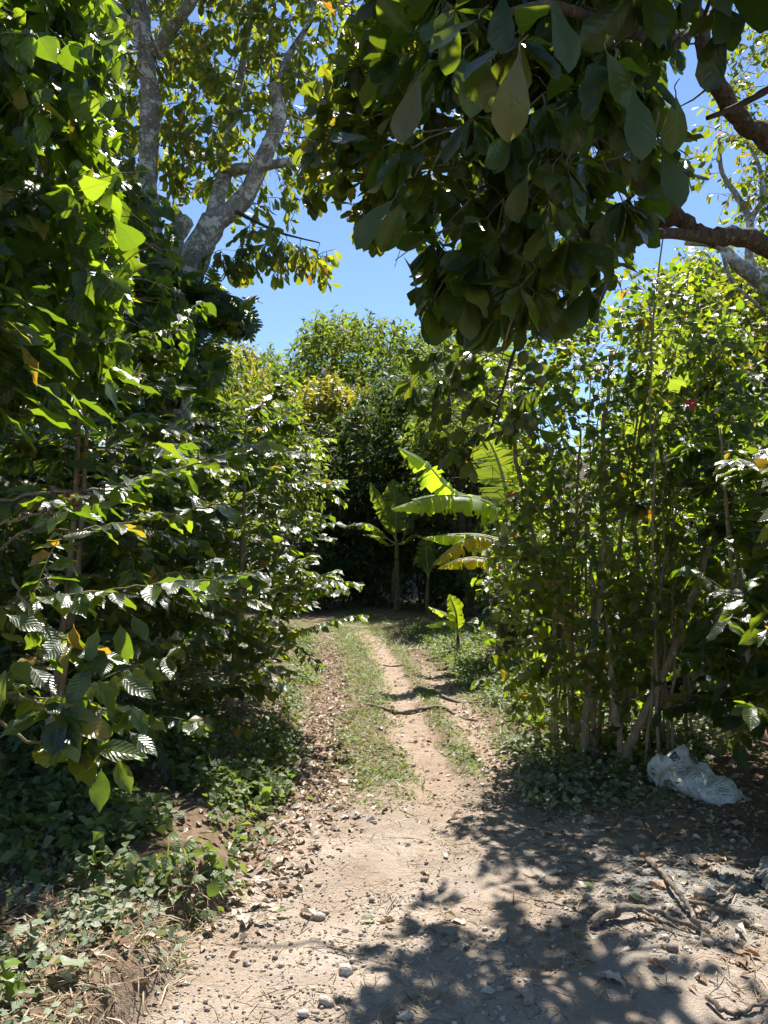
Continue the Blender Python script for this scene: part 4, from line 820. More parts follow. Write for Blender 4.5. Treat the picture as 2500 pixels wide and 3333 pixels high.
bgtree((-1.0, 31), 'round-topped tree with a hazy green crown against the sky, centre', [(960, 1180), (1000, 1080), (1090, 1060), (1180, 1055), (1270, 1090), (1330, 1120), (1380, 1200), (1400, 1500), (1300, 1650), (1000, 1550), (950, 1350)], 28, 34, 560, leaf=.25, tl=.8)
bgtree((4.0, 32), 'tall tree behind the canopy, right of the round-topped one', [(1340, 1100), (1450, 1090), (1600, 1120), (1700, 1250), (1650, 1600), (1400, 1650), (1340, 1400)], 29, 35, 460, leaf=.25, tl=.8)
bgtree((-6.2, 34), 'low distant tree with feathery tips at the left end of the skyline', [(690, 1190), (780, 1160), (900, 1180), (990, 1230), (1000, 1500), (900, 1600), (700, 1500)], 31, 37, 420, leaf=.25, tl=.8)
bgtree((-4.2, 24), 'yellowing tree left of centre below the skyline', [(690, 1170), (780, 1140), (850, 1230), (900, 1320), (880, 1500), (700, 1500)], 18, 22, 200, 'far_yellow', .17)
bgtree((-1.6, 24.5), 'tree with yellow-tinged leaves in front of the round-topped tree', [(960, 1300), (1060, 1250), (1170, 1290), (1180, 1360), (1080, 1420), (1000, 1440), (940, 1380)], 22.5, 26, 200, 'far_yellow', .2)
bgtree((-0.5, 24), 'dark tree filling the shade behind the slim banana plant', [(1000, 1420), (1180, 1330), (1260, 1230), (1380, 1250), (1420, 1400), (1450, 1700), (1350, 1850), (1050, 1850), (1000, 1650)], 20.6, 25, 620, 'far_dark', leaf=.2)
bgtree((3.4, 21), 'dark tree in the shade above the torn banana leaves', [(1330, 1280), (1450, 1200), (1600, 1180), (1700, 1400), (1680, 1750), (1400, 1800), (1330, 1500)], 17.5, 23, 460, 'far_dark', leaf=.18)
bgtree((2.0, 17.5), 'small light green tree just behind the torn banana leaves', [(1360, 1400), (1400, 1350), (1480, 1330), (1560, 1360), (1560, 1480), (1440, 1500), (1380, 1450)], 15.5, 17.5, 100, leaf=.15)
bgtree((-4.8, 16), 'sunlit leafy tree behind the far end of the left hedge', [(620, 1260), (740, 1180), (850, 1260), (930, 1330), (1010, 1420), (1010, 1700), (700, 1700), (600, 1450)], 13.5, 17, 260, leaf=.16, ml=0)
for k, (x, y, hh, lab) in enumerate([(-3.6, 21.5, 2.8, 'dark undergrowth shrub left of the slim banana plant, behind the path bend'), (-1.0, 22.5, 3.2, 'dark undergrowth shrub directly behind the slim banana plant'), (1.2, 21.8, 3.0, 'dark undergrowth shrub right of the slim banana plant'), (3.0, 19.5, 3.2, 'undergrowth shrub in the shade below the torn banana leaves'),
                                  (2.6, 15.2, 2.2, 'undergrowth shrub behind the knee-high banana sucker'), (3.2, 12.2, 2.4, 'leafy shrub behind the hibiscus clump, right of the sunlit banana'), (4.4, 9.8, 3.0, 'dark shrub deep behind the hibiscus clump'), (4.6, 7.6, 2.6, 'dark shrub in the hollow behind the white sack'), (3.0, 8.2, 1.6, 'low dark shrub in the hollow beneath the hibiscus clump'),
                                  (-5.5, 12.5, 5.0, 'large shrub behind the left hedge, below the pale trunk'), (-5.6, 8.8, 4.6, 'tall shrub behind the hedge at the left edge'), (-3.8, 10.6, 3.6, 'shrub growing under the leaning trunk'), (-0.35, 21.0, 1.7, 'low dark bush at the foot of the slim banana plant, on its left'), (1.9, 20.2, 1.7, 'low dark bush between the two shaded banana plants'), (-2.2, 20.6, 1.9, 'low dark bush where the path bends out of sight'), (-5.4, 17.0, 4.0, 'tall shrub at the bend of the path, behind the left hedge'), (5.6, 13.0, 4.4, 'tall shrub on the right behind the upright banana leaf'), (2.5, 10.6, 1.3, 'low bush between the grass verge and the sunlit banana')]):
    b = np.array([x, y, float(gz(x, y))]); p = Plant('undergrowth_shrub', b, lab, 'shrub', 'undergrowth shrubs', 60 if y < 14 else 0, 'twig_far', 'crown')
    rr = hh * .42 + .3
    for q in range(4): p.limb([b + rv(1, .08)[0] * [1, 1, 0] - [0, 0, .05], b + [rng.normal(0, .2), rng.normal(0, .2), hh * .5], b + [rng.normal(0, .4 * rr), rng.normal(0, .4 * rr), hh * .9]], .035, .01, 'stem', 'bark_dark', 6, 6)
    n = int(50 + hh * 22); v = nrm(rv(n)) * (rng.random((n, 1)) ** .4); c = b + [0, 0, hh * .52] + v * [rr, rr, hh * .5]; c[:, 2] = np.maximum(c[:, 2], b[2] + .12)
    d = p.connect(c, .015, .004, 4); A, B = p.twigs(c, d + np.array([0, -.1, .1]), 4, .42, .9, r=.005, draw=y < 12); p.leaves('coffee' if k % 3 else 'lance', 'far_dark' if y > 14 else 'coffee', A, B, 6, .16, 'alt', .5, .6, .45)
# right side
bgtree((5.4, 12.5), 'leafy tree with light green crown on the right, below the branch', [(2100, 1080), (2180, 930), (2300, 880), (2420, 860), (2560, 880), (2600, 1300), (2350, 1400), (2150, 1300)], 10.5, 13.5, 240, leaf=.15, kind='obovate', ml=200, mat='shade')
bgtree((7.0, 15), 'tall dark tree behind everything at the right edge', [(2150, 1000), (2350, 830), (2700, 700), (2800, 1700), (2300, 1800), (2100, 1500)], 14, 18, 360, leaf=.18, name='background_tree')
sp = Plant('sparse_tree', (5.6, 9.4, gz(5.6, 9.4)), 'sparse tree with crooked pale branches and few leaves at the right edge', 'tree', maxleaf=300)
sp.limb([(5.6, 9.4, -.1), (5.3, 9.3, 2.5), P(2620, 1000, 9.2), P(2480, 930, 9.1)], .18, .12, 'trunk', 'bark_lichen', 10)
sp.limb([P(*q) for q in [(2620, 1000, 9.2), (2490, 925, 9.1), (2400, 860, 9.0), (2340, 800, 9.0), (2230, 790, 9.0)]], .12, .03, 'limb', 'bark_lichen', 9)
sp.limb([P(*q) for q in [(2490, 900, 9.1), (2440, 850, 9.2), (2440, 720, 9.3), (2400, 640, 9.3), (2350, 560, 9.4), (2340, 450, 9.4)]], .06, .02, 'limb', 'bark_lichen', 8)
sp.limb([P(*q) for q in [(2440, 720, 9.3), (2480, 640, 9.4), (2470, 540, 9.5), (2420, 440, 9.6)]], .045, .015, 'limb', 'bark_lichen', 8)
sp.limb([P(*q) for q in [(2480, 640, 9.4), (2560, 600, 9.3), (2650, 560, 9.2), (2650, 100, 9.5)]], .05, .03, 'limb', 'bark_lichen', 8)
sp.limb([P(*q) for q in [(2350, 810, 9.0), (2380, 910, 8.9), (2450, 980, 8.8), (2500, 1020, 8.8)]], .03, .012, 'limb', 'bark_lichen', 7)
c = np.concatenate([vol([(2300, 380), (2500, 60), (2600, 60), (2600, 800), (2450, 760), (2330, 640)], 8.6, 10.2, 110), vol([(2300, -200), (2700, -200), (2700, 120), (2400, 160)], 8.6, 10.6, 60), vol([(2250, 950), (2400, 900), (2560, 1000), (2560, 1130), (2300, 1120)], 8.4, 9.2, 34)])
d = sp.connect(c, .02, .004); A, B = sp.twigs(c, d, 2, .3, .8, r=.004); sp.leaves('obovate', 'shade', A, B, 5, .12, 'alt', .6, .5, .45)

# ------------------------------------------------------------------ ground cover, litter, stones
def scatter(name, kind, mat, xy, size, lift=0.0, flat=0.35, droop=0.0, label=None, lod=1, sv=.35, up=0.0, sink=0.0):
    n = len(xy); z = gz(xy[:, 0], xy[:, 1]); pos = np.stack([xy[:, 0], xy[:, 1], z + lift * rng.random(n) - sink], 1)
    a = rng.uniform(0, 6.283, n); d = np.stack([np.cos(a), np.sin(a), rng.normal(up, flat, n) - droop], 1); nn = np.array([0, 0, 1]) + rv(n, flat)
    S = size * (1 + sv * rng.uniform(-1, 1, n)); var = rng.integers(0, NVAR, n)
    V, q, uv, rr = join_leaves(kind, pos, frames(d, nn), S, var, rng.random(n), np.full(n, lod))
    o = link(name, mesh_q(name, V, q, uv, rr), M[mat]); tag(o, label, None, None, 'stuff'); return o
def pts_in(n, x0, x1, y0, y1, dens, ypow=1.0):
    out = []; m = 0
    while m < n:
        x = rng.uniform(x0, x1, n * 2); y = y0 + (y1 - y0) * rng.random(n * 2) ** ypow; k = rng.random(n * 2) < dens(x, y); out.append(np.stack([x[k], y[k]], 1)); m += k.sum()
        if len(out) > 60: break
    return np.concatenate(out)[:n]
strip = lambda x, y, c, wd: np.exp(-((x - path_c(y) - c + .08 * fbm(x * 4, y * 4, 71)) / wd) ** 4)
def d_grass(x, y):
    g = np.maximum(strip(x, y, -.36, .27), strip(x, y, .33, .12) * sstep(5.2, 6, y)); g = np.maximum(g, strip(x, y, 1.1, .4)); g = np.maximum(g, sstep(14.5, 16, y) * .7)
    return g * sstep(4.5, 5.4, y) * np.clip(.75 + 1.6 * fbm(x * 3, y * 3, 81), 0, 1)
g = pts_in(40000, -3, 3, 4.4, 18, d_grass, 1.4)
scatter('grass', 'blade', 'grass', g, .085, 0, .5, label='short dry grass growing in strips along the path', lod=3, up=.7)
g = pts_in(9000, -2, 2.2, 4.6, 16, d_grass, 1.4)
scatter('path_weeds', 'round', 'weed', g, .03, .03, .5, label='small leafy weeds among the grass strips', lod=3, up=.2)
def d_right(x, y):
    u_ = x - path_c(y); lo = .95 - .1 * (y > 9); return sstep(lo - .15, lo + .2, u_) * (1 - sstep(1.7, 2.6, u_)) * sstep(5.0, 5.8, y) * np.clip(.7 + 1.8 * fbm(x * 2.5, y * 2.5, 91), 0, 1)
def clumps(xy, n, spread, h):
    k = np.repeat(xy, n, 0); k = k + rng.normal(0, spread, k.shape); return k
g = clumps(pts_in(1900, -.5, 3.2, 5, 15, d_right, 1.2), 9, .05, 0)
scatter('verge_weeds', 'round', 'weed', g, .045, .16, .5, label='low leafy green weeds along the right verge', lod=2, up=.15)
def d_left(x, y):
    bx_ = bank_x(y); return sstep(-0.02, .06, bx_ - x) * (1 - sstep(2.2, 3.0, bx_ - x)) * np.clip(.55 + 2.2 * fbm(x * 2.2, y * 2.2, 95), 0, 1) * (1 - .9 * np.exp(-(((x + 1.42) / .16) ** 2 + ((y - 2.85) / .35) ** 2)))
g = clumps(pts_in(1700, -3.4, -.5, 2.2, 12, d_left, 1.7), 10, .04, 0)
scatter('bank_weeds', 'round', 'dusty', g, .034, .09, .55, label='dusty pale green weeds covering the left bank', lod=2, up=.15)
g = clumps(pts_in(500, -2.6, -.6, 3.4, 5.6, d_left, 1.2), 8, .05, 0)
scatter('bank_creeper', 'heart', 'weed', g, .065, .14, .5, label='dark green creeper with small heart-shaped leaves on the shaded bank', lod=1, up=.1)
g = clumps(pts_in(260, .9, 2.6, 4.6, 6.4, lambda x, y: np.exp(-(((x - 1.2) / .5) ** 2 + ((y - 5.15) / .4) ** 2)) + .4 * (y > 5.6), 1), 8, .05, 0)
scatter('shrub_foot_weeds', 'round', 'dusty', g, .045, .12, .5, label='silvery low weeds at the foot of the hibiscus clump', lod=1, up=.15)
g = pts_in(5200, -1.2, 1.8, 12.5, 24, lambda x, y: .9 + 0 * x, 1); scatter('far_grass', 'blade', 'grass', g, .16, 0, .5, label='rough grass in the shade at the bend of the path', lod=3, up=.7)
g = clumps(pts_in(270, -3, 0, 4.3, 14, lambda x, y: np.exp(-((x - bank_x(y) + .18) / .14) ** 2) * np.clip(.6 + 2 * fbm(x * 2, y * 2, 97), 0, 1), 1.2), 9, .05, 0)
scatter('hedge_foot_weeds', 'round', 'weed', g, .045, .14, .5, label='green weeds along the foot of the left hedge', lod=2, up=.15)
# leaf litter
def d_lit(x, y):
    r_ = strip(x, y, -.74, .22) * sstep(4, 5, y) * (1 - sstep(12, 14, y)); r_ = np.maximum(r_, .9 * np.exp(-((x - bank_x(y) - .12) / .16) ** 2) * sstep(3.0, 3.8, y)); r_ = np.maximum(r_, strip(x, y, .62, .16) * .5 * sstep(5, 6, y))
    return np.maximum(r_, .10 * sstep(4, 5, y) + .12 * (x > .7))
g = pts_in(6500, -1.6, 2.6, 2.8, 14, d_lit, 1.3); scatter('leaf_litter', 'litter', 'litter', g, .055, .012, .35, label='pale dead leaves piled along the left rut', lod=1)
g = pts_in(2600, -3.2, 3.4, 2.6, 9, lambda x, y: ((x < bank_x(y)) | (x > 1.3)) * .9 + .02, 1.3); scatter('shade_litter', 'litter', 'litter', g, .06, .012, .35, label='brown dead leaves lying under the shrubs', lod=1)
g = pts_in(7500, -1.2, 2.4, 2.2, 6.0, lambda x, y: (x > bank_x(y)) * np.clip(.5 + 2.5 * fbm(x * 3, y * 3, 55), .06, 1), 1.2)
scatter('straw', 'stalk', 'straw', g, .05, .010, .08, label='bits of straw and broken twigs strewn over the earth', lod=2, sv=.7)
g = pts_in(300, -1.0, 2.4, 2.3, 6.0, lambda x, y: (x > bank_x(y)) * np.clip(.4 + 2.5 * fbm(x * 2, y * 2, 65) + .5 * (x > .8), .05, 1), 1.2)
scatter('twig_litter', 'stalk', 'bark_brown', g, .085, .014, .08, label='thin dark twigs strewn over the earth', lod=2, sv=.6)
g = pts_in(6000, -2.2, -.74, 2.2, 3.6, lambda x, y: (x < bank_x(y) + .05) * np.clip(.5 + 2 * fbm(x * 4, y * 4, 57), .1, 1), 1.0)
scatter('dry_bank_grass', 'blade', 'straw', g, .075, .01, .45, label='dry brown grass on the earth of the left bank', lod=2, up=.25)
g = pts_in(700, -1.05, -.6, 2.2, 3.8, lambda x, y: np.exp(-((x - bank_x(y) + .08) / .06) ** 2), 1.0)
scatter('bank_edge_roots', 'blade', 'straw', g, .07, .02, .45, droop=.5, label='dry roots hanging from the cut edge of the left bank', lod=2)
# fallen leaves one by one
lk = 0
g = np.concatenate([pts_in(190, -1.1, -.2, 3.0, 7.2, d_lit, 1.3), pts_in(105, -.3, 2.2, 2.7, 5.6, lambda x, y: .2 + .5 * (x > .8) * (y > 3.4), 1.2)])
for x, y in g:
    o = bpy.data.objects.new('fallen_leaf', LM('litter', int(rng.integers(NVAR)), 'litter')); COL.objects.link(o)
    o.location = (x, y, float(gz(x, y)) + .012); o.rotation_euler = (rng.normal(0, .3), rng.normal(0, .3), rng.uniform(0, 6.28)); s = rng.uniform(.05, .10); o.scale = (s, s, s)
    tag(o, 'curled pale brown dead leaf lying on the path', 'leaf', 'dead leaves strewn on the path')
for (px, py, D_, lab, mt, sz) in [(1225, 2990, 0, 'flat green fallen leaf alone on the bare pale earth, left of centre', 'weed', .08), (1890, 2905, 0, 'green fallen leaf on the ash patch', 'weed', .1), (880, 2975, 0, 'yellow-green fallen leaf on the path at the foot of the left bank', 'weed', .1), (2090, 2995, 0, 'grey-green fallen leaf lying across the stout broken branch', 'dusty', .12), (1780, 2770, 0, 'large tan dead leaf in the dappled shade, left of the ash', 'litter', .13), (805, 2940, 0, 'dull green fallen leaf beside the left bank', 'weed', .12)]:
    t_ = 1.6 / ((py - CY) / F * math.cos(PITCH) - math.sin(PITCH)); y = t_ * (math.cos(PITCH) + math.sin(PITCH) * (py - CY) / F); x = (px - CX) / F * t_
    o = link('fallen_leaf', LM('coffee', 1, mt)); o.location = (x, y, float(gz(x, y)) + .025); o.rotation_euler = (rng.normal(.1, .15), rng.normal(0, .2), rng.uniform(0, 6.28)); o.scale = (sz,) * 3; tag(o, lab, 'leaf')
# stones
def stone_mat():
    t = NT('stone'); r = t.math('FRACT', t.math('ADD', t.add('ShaderNodeObjectInfo').outputs['Random'], t.attr('rnd'))); g_ = t.add('ShaderNodeNewGeometry').outputs['Position']
    c = t.ramp(r, [(0, (0.2, 0.16, 0.13)), (.25, (0.32, 0.26, 0.21)), (.6, (0.42, 0.36, 0.3)), (1, (0.58, 0.53, 0.46))]); c = t.mix(t.math('MULTIPLY', t.sm(t.noise(g_, 80, 3), .4, .7), .4), c, (0.2, 0.15, 0.11))
    t.con(c, t.bs.inputs['Base Color']); t.bs.inputs['Roughness'].default_value = .85; t.con(t.bump(t.noise(g_, 120, 3), .5, .01), t.bs.inputs['Normal']); return t.m
M['stone'] = stone_mat(); stones = []
for k in range(6):
    V, q = ball(3, 5); V = V * (1 + .25 * rng.uniform(-1, 1, (len(V), 1))) * [1, rng.uniform(.6, .95), rng.uniform(.45, .8)]; stones.append((V, q))
st_me = []
for V, q in stones:
    me = mesh_q('stone', V, q, np.zeros((len(V), 2)), np.zeros(len(V))); me.materials.append(M['stone']); st_me.append(me)
mb = MB()
g = pts_in(9000, -1.0, 2.4, 2.1, 5.5, lambda x, y: (x > bank_x(y)) * np.clip(.45 + 2.2 * fbm(x * 2.5, y * 2.5, 59) + .8 * (x < 0.0 + .2 * (3.4 - y)) * (y < 3.6) + .5 * np.exp(-(((x - 1.35) / .5) ** 2 + ((y - 3.75) / .4) ** 2)), .03, 1), 1.2)
GZg = gz(g[:, 0], g[:, 1])
for k_, (x, y) in enumerate(g):
    V, q = stones[int(rng.integers(6))]; s = .0042 * math.exp(rng.normal(.1, .5)); mb.add(V * s + [x, y, GZg[k_] + s * .35], q, None, rng.random())
o = mb.build('gravel', M['stone']); tag(o, 'small gravel scattered over the bare earth', None, None, 'stuff')
g = pts_in(90, -.8, 2.1, 2.4, 5.0, lambda x, y: (x > bank_x(y) + .05) * .8, 1.0)
for x, y in g:
    o = link('stone', st_me[int(rng.integers(6))]); s = .006 * math.exp(rng.normal(.35, .4)); o.location = (x, y, float(gz(x, y)) + s * .35); o.scale = (s,) * 3; o.rotation_euler = (rng.normal(0, .3), rng.normal(0, .3), rng.uniform(0, 6.28))
    tag(o, 'small pebble lying on the bare earth', 'pebble', 'pebbles on the bare earth')
def gpt(px, py, lift=0.0):
    t_ = 1.6 / ((py - CY) / F * math.cos(PITCH) - math.sin(PITCH)); y = t_ * (math.cos(PITCH) + math.sin(PITCH) * (py - CY) / F); x = (px - CX) / F * t_
    for _ in range(4):
        z = float(gz(x, y)); t_ = (1.6 - z) / ((py - CY) / F * math.cos(PITCH) - math.sin(PITCH)); y = t_ * (math.cos(PITCH) + math.sin(PITCH) * (py - CY) / F); x = (px - CX) / F * t_
    return np.array([x, y, float(gz(x, y)) + lift])
for px, py, s, lab in [(1057, 3265, .024, 'rounded grey stone on the gravel near the bottom of the picture'), (985, 3305, .02, 'pale stone at the bottom edge, left of the rounded grey one'), (2305, 3075, .026, 'pale angular stone at the end of the forked dead branch'), (1395, 3145, .0, ''), (1145, 3130, .014, 'reddish lump of earth at the tip of the dark twig'), (2290, 2925, .06, 'flat dark stone beside the forked dead branch'), (1030, 2760, .03, 'grey-green stone at the edge of the left bank')]:
    if not lab: continue
    o = link('stone', st_me[2 if s > .05 else 1]); o.location = Vector(gpt(px, py, s * .4).tolist()); o.scale = (s * 1.3, s, s); o.rotation_euler = (.1, .2, rng.uniform(0, 3)); tag(o, lab, 'stone')

# ---- sticks and roots
def stick(name, px, r0, r1, label, cat='stick', mat='stick', lift=.015, forks=()):
    pts = np.array([gpt(a, b, lift + (c[0] if c else 0)) for a, b, *c in px]); b = pts[0].copy(); root = thing(name, tuple(b), label, cat)
    c = curve(pts, 6, .004); m = MB(); m.tube(c, np.linspace(r0, r1, len(c)) * rng.uniform(.85, 1.15, len(c)), 7); m.build('branch', M[mat], root, b)
    for f in forks:
        q = curve(np.array([gpt(a, b_, lift + (c_[0] if c_ else 0)) for a, b_, *c_ in f]), 5, .003); m = MB(); m.tube(q, np.linspace(r1 * 1.1, r1 * .5, len(q)), 6); m.build('side_branch', M[mat], root, b)
stick('dead_branch', [(1925, 3020), (2000, 2995, .02), (2080, 2985, .02), (2170, 3000, .01), (2270, 3040)], .024, .008, 'stout broken grey branch lying at the edge of the ash patch', 'branch', forks=[[(2080, 2985, .02), (2140, 3010, .01), (2250, 3050)]])
stick('dead_branch', [(2105, 2805), (2160, 2870, .02), (2200, 2930, .03), (2240, 2975, .02), (2270, 3040, .0)], .012, .010, 'long pale forked branch lying across the ash patch', 'branch', forks=[[(2230, 2960, .02), (2290, 2980, .03), (2330, 2985, .02), (2380, 2980)], [(2300, 2950, .02), (2360, 2940, .02), (2400, 2900, .03)]])
stick('dead_branch', [(1870, 2515), (1960, 2510, .02), (2060, 2540, .03), (2150, 2562, .03), (2210, 2555, .06), (2250, 2530, .14), (2270, 2545, .12)], .014, .012, 'long thin branch lying from the hibiscus foot to the white sack', 'branch', forks=[[(2000, 2570), (2080, 2570, .01), (2160, 2585, .01), (2210, 2555, .05)]])
stick('dead_branch', [(2250, 2535, .15), (2290, 2570, .08), (2330, 2600, .02)], .012, .010, 'dark stick leaning on the front of the white sack', 'branch')
for px, r, lab in [([(2020, 2660), (2080, 2670), (2140, 2672)], .010, 'short dark stick lying in the shade in front of the sack'), ([(1065, 3095), (1110, 3105), (1150, 3120), (1195, 3138)], .0045, 'thin dark twig at the left of the bare earth'), ([(1830, 2820), (1900, 2870), (1950, 2880)], .004, 'thin twig between the path and the ash patch'), ([(1740, 2940), (1810, 2955), (1870, 2965)], .005, 'straight dark twig left of the stout branch'),
                   ([(1500, 2965), (1540, 2975), (1570, 2975)], .004, 'short twig on the bare pale earth, centre'), ([(2080, 2690), (2140, 2740), (2200, 2790), (2330, 2800)], .005, 'crooked twig at the upper edge of the ash patch'), ([(2280, 2790), (2360, 2800), (2450, 2820)], .005, 'twig at the right edge beyond the ash patch'), ([(2300, 3260), (2360, 3310), (2440, 3300), (2500, 3270)], .010, 'curved pale stick in the bottom right corner'), ([(2420, 3010), (2460, 3030), (2510, 3045)], .010, 'dark stick at the right edge below the ash patch'),
                   ([(1270, 3135), (1310, 3150), (1355, 3180)], .003, 'hair-thin twig at the bottom centre'), ([(1740, 3280), (1760, 3310), (1720, 3330)], .003, 'curled straw-like twig near the bottom edge'), ([(1380, 3140), (1330, 3145), (1268, 3135)], .003, 'thin pale twig left of the shadow at the bottom'), ([(1440, 2430), (1490, 2440), (1560, 2475)], .008, 'grey stick across the right rut'), ([(1870, 3010), (1840, 3060), (1830, 3080)], .003, 'tiny twig at the torn end of the stout branch')]:
    stick('twig', px, r, r * .6, lab, 'twig')
stick('exposed_root', [(1175, 2285), (1230, 2305, .02), (1300, 2320, .02), (1370, 2315, .03), (1440, 2310, .03), (1500, 2335, .01), (1560, 2345)], .024, .012, 'gnarled root crossing the footpath like a step', 'root', 'stick', -.008)
stick('exposed_root', [(1245, 2165), (1290, 2170, .015), (1340, 2165, .0)], .018, .01, 'short root crossing the footpath farther up', 'root', 'stick', -.008)
stick('exposed_root', [(1360, 2235), (1420, 2260, .02), (1480, 2285, .02), (1540, 2290, .01), (1590, 2280)], .022, .01, 'root with whitish bark running across the right rut', 'root', 'stick', -.008)

# ---- grass tufts and seedlings on the left bank
def tuft(px, py, n, L, label):
    b = gpt(px, py); root = thing('grass_tuft', tuple(b), label, 'grass tuft')
    for k in range(n):
        a = rng.uniform(0, 6.28); d_ = np.array([math.cos(a), math.sin(a), 0]); out = rng.uniform(.1, .75); l = L * rng.uniform(.6, 1.1); ln = np.linspace(0, 1, 8)[:, None]
        c = d_ * l * out * ln ** 1.5 + np.array([0, 0, 1]) * l * (ln - .55 * out * ln ** 2.4); sd_ = np.array([-math.sin(a), math.cos(a), 0]) * .0045
        wd = (1 - ln ** 3) + .05; V = np.stack([c - sd_ * wd, c + [0, 0, -.001], c + sd_ * wd], 1).reshape(-1, 3); i_ = np.arange(7)
        q = np.concatenate([np.stack([i_ * 3 + o, i_ * 3 + o + 1, i_ * 3 + o + 4, i_ * 3 + o + 3], 1) for o in (0, 1)]); U = np.stack([np.tile([0, .5, 1], 8), np.repeat(ln[:, 0], 3)], 1)
        link('blade', mesh_q('blade', V, q, U, np.zeros(len(V))), M['tuft'], root)
tuft(540, 2945, 7, .22, 'left of two bright green grass tufts on the edge of the bank'); tuft(610, 2940, 8, .2, 'right of two bright green grass tufts on the edge of the bank')
def seedling(px, py, label, n=9, sz=.06, mat='weed'):
    b = gpt(px, py); root = thing('seedling', tuple(b), label, 'seedling'); m = MB(); top = b + [rng.normal(0, .02), rng.normal(0, .02), sz * 2.2]; m.tube(curve([b - [0, 0, .01], (b + top) / 2 + .006, top], 4), [.004] * 9, 5); m.build('stem', M['twig'], root, b)
    for k in range(n):
        a = k * 2.4; o = b + (top - b) * (.35 + .65 * k / n); R = frames(np.array([[math.cos(a), math.sin(a), .1]]), np.array([[rng.normal(0, .3), rng.normal(-.2, .3), 1]]))[0] * sz * rng.uniform(.8, 1.2); mm = np.eye(4); mm[:3, :3] = R; mm[:3, 3] = o - b
        ob = bpy.data.objects.new('leaf', LM('round', k % NVAR, mat)); COL.objects.link(ob); ob.parent = root; ob.matrix_basis = Matrix(mm.tolist())
seedling(265, 2890, 'seedling with glossy green leaves on bare shaded soil of the left bank', 11, .065); seedling(400, 2850, 'small seedling right of the glossy one on the shaded bank', 8, .055); seedling(20, 3270, 'bright green seedling in the bottom left corner', 9, .06, 'tuft'); seedling(90, 3130, 'dusty seedling at the left edge of the bank', 9, .06, 'dusty'); seedling(330, 3000, 'dusty seedling with narrow leaves in the sunlit middle of the bank', 9, .05, 'dusty')
o = link('dead_leaf', LM('litter', 3, 'dusty')); o.location = Vector(gpt(265, 3285, .05).tolist()); o.scale = (.22, .13, .16); o.rotation_euler = (.2, .5, 1.1); tag(o, 'large crumpled grey dead leaf in the bottom left corner', 'leaf')
o = link('dead_leaf', LM('litter', 1, 'litter')); o.location = Vector(gpt(500, 3240, .04).tolist()); o.scale = (.1, .1, .1); o.rotation_euler = (.3, .9, 2.3); tag(o, 'rolled orange-brown dead leaf against the cut edge of the bank', 'leaf')

# ---- white sacks
def sack_mat(print_on=True):
    t = NT('woven_sack'); uv = t.add('ShaderNodeUVMap', uv_map='UVMap').outputs[0]; sx = t.add('ShaderNodeSeparateXYZ'); t.con(uv, sx.inputs[0]); U, V = sx.outputs[0], sx.outputs[1]
    g_ = t.add('ShaderNodeNewGeometry').outputs['Position']; n = t.noise(g_, 9, 4); n2 = t.noise(g_, 40, 3)
    col = t.mix(t.sm(n, .5, .72), (0.86, 0.86, 0.85), (0.55, 0.47, 0.36)); col = t.mix(t.math('MULTIPLY', t.sm(n2, .55, .75), .3), col, (0.4, 0.36, 0.3))
    def box(u0, u1, v0, v1):
        a = t.math('MULTIPLY', t.math('GREATER_THAN', U, u0), t.math('LESS_THAN', U, u1)); b = t.math('MULTIPLY', t.math('GREATER_THAN', V, v0), t.math('LESS_THAN', V, v1)); return t.math('MULTIPLY', a, b)
    if print_on:
        mp = t.add('ShaderNodeMapping'); mp.inputs['Scale'].default_value = (90, 26, 1); t.con(uv, mp.inputs[0]); nz = t.noise(mp.outputs[0], 1.0, 1.0)
        ink = (0.09, 0.1, 0.16)
        bars = t.math('GREATER_THAN', t.math('SINE', t.math('MULTIPLY', U, 300.0)), 0.1)
        txt = t.math('MULTIPLY', t.math('MULTIPLY', bars, t.math('GREATER_THAN', nz, .46)), t.math('ADD', box(.40, .475, .70, .86), t.math('ADD', box(.49, .54, .70, .90), t.math('ADD', box(.60, .70, .70, .93), box(.73, .97, .72, .93)))))
        col = t.mix(t.math('MULTIPLY', txt, .75), col, ink)
        col = t.mix(t.math('MULTIPLY', box(.345, .99, .652, .664), .7), col, ink)
        col = t.mix(t.math('MULTIPLY', box(.37, .374, .68, .9), .7), col, ink)
        col = t.mix(box(.275, .345, .70, .87), col, (0.03, 0.035, 0.09))
        stripes = t.math('MULTIPLY', box(.280, .306, .715, .855), t.math('GREATER_THAN', t.math('SINE', t.math('MULTIPLY', t.math('ADD', U, t.math('MULTIPLY', V, .35)), 900.0)), 0.3)); col = t.mix(t.math('MULTIPLY', stripes, .5), col, (0.5, 0.52, 0.6))
        arc = t.math('MULTIPLY', box(.306, .340, .725, .845), t.math('SUBTRACT', 1.0, box(.311, .334, .742, .83))); col = t.mix(arc, col, (0.7, 0.72, 0.76))
    t.con(col, t.bs.inputs['Base Color']); t.bs.inputs['Roughness'].default_value = .55
    wv = t.add('ShaderNodeTexChecker'); wv.inputs['Scale'].default_value = 160; t.con(uv, wv.inputs[0]); h = t.math('ADD', t.math('MULTIPLY', wv.outputs['Fac'], .12), n2); t.con(t.bump(h, .4, .01), t.bs.inputs['Normal'])
    tb = t.add('ShaderNodeBsdfTranslucent'); t.con(col, tb.inputs[0]); mx = t.add('ShaderNodeMixShader'); mx.inputs[0].default_value = .22; t.con(t.bs.outputs[0], mx.inputs[1]); t.con(tb.outputs[0], mx.inputs[2]); t.con(mx.outputs[0], t.out.inputs[0]); return t.m
M['sack'] = sack_mat(); M['sack_plain'] = sack_mat(False); M['sack_old'] = bark_mat('old_sack', (0.3, 0.27, 0.24), (0.48, 0.44, 0.4), None, scale=60)
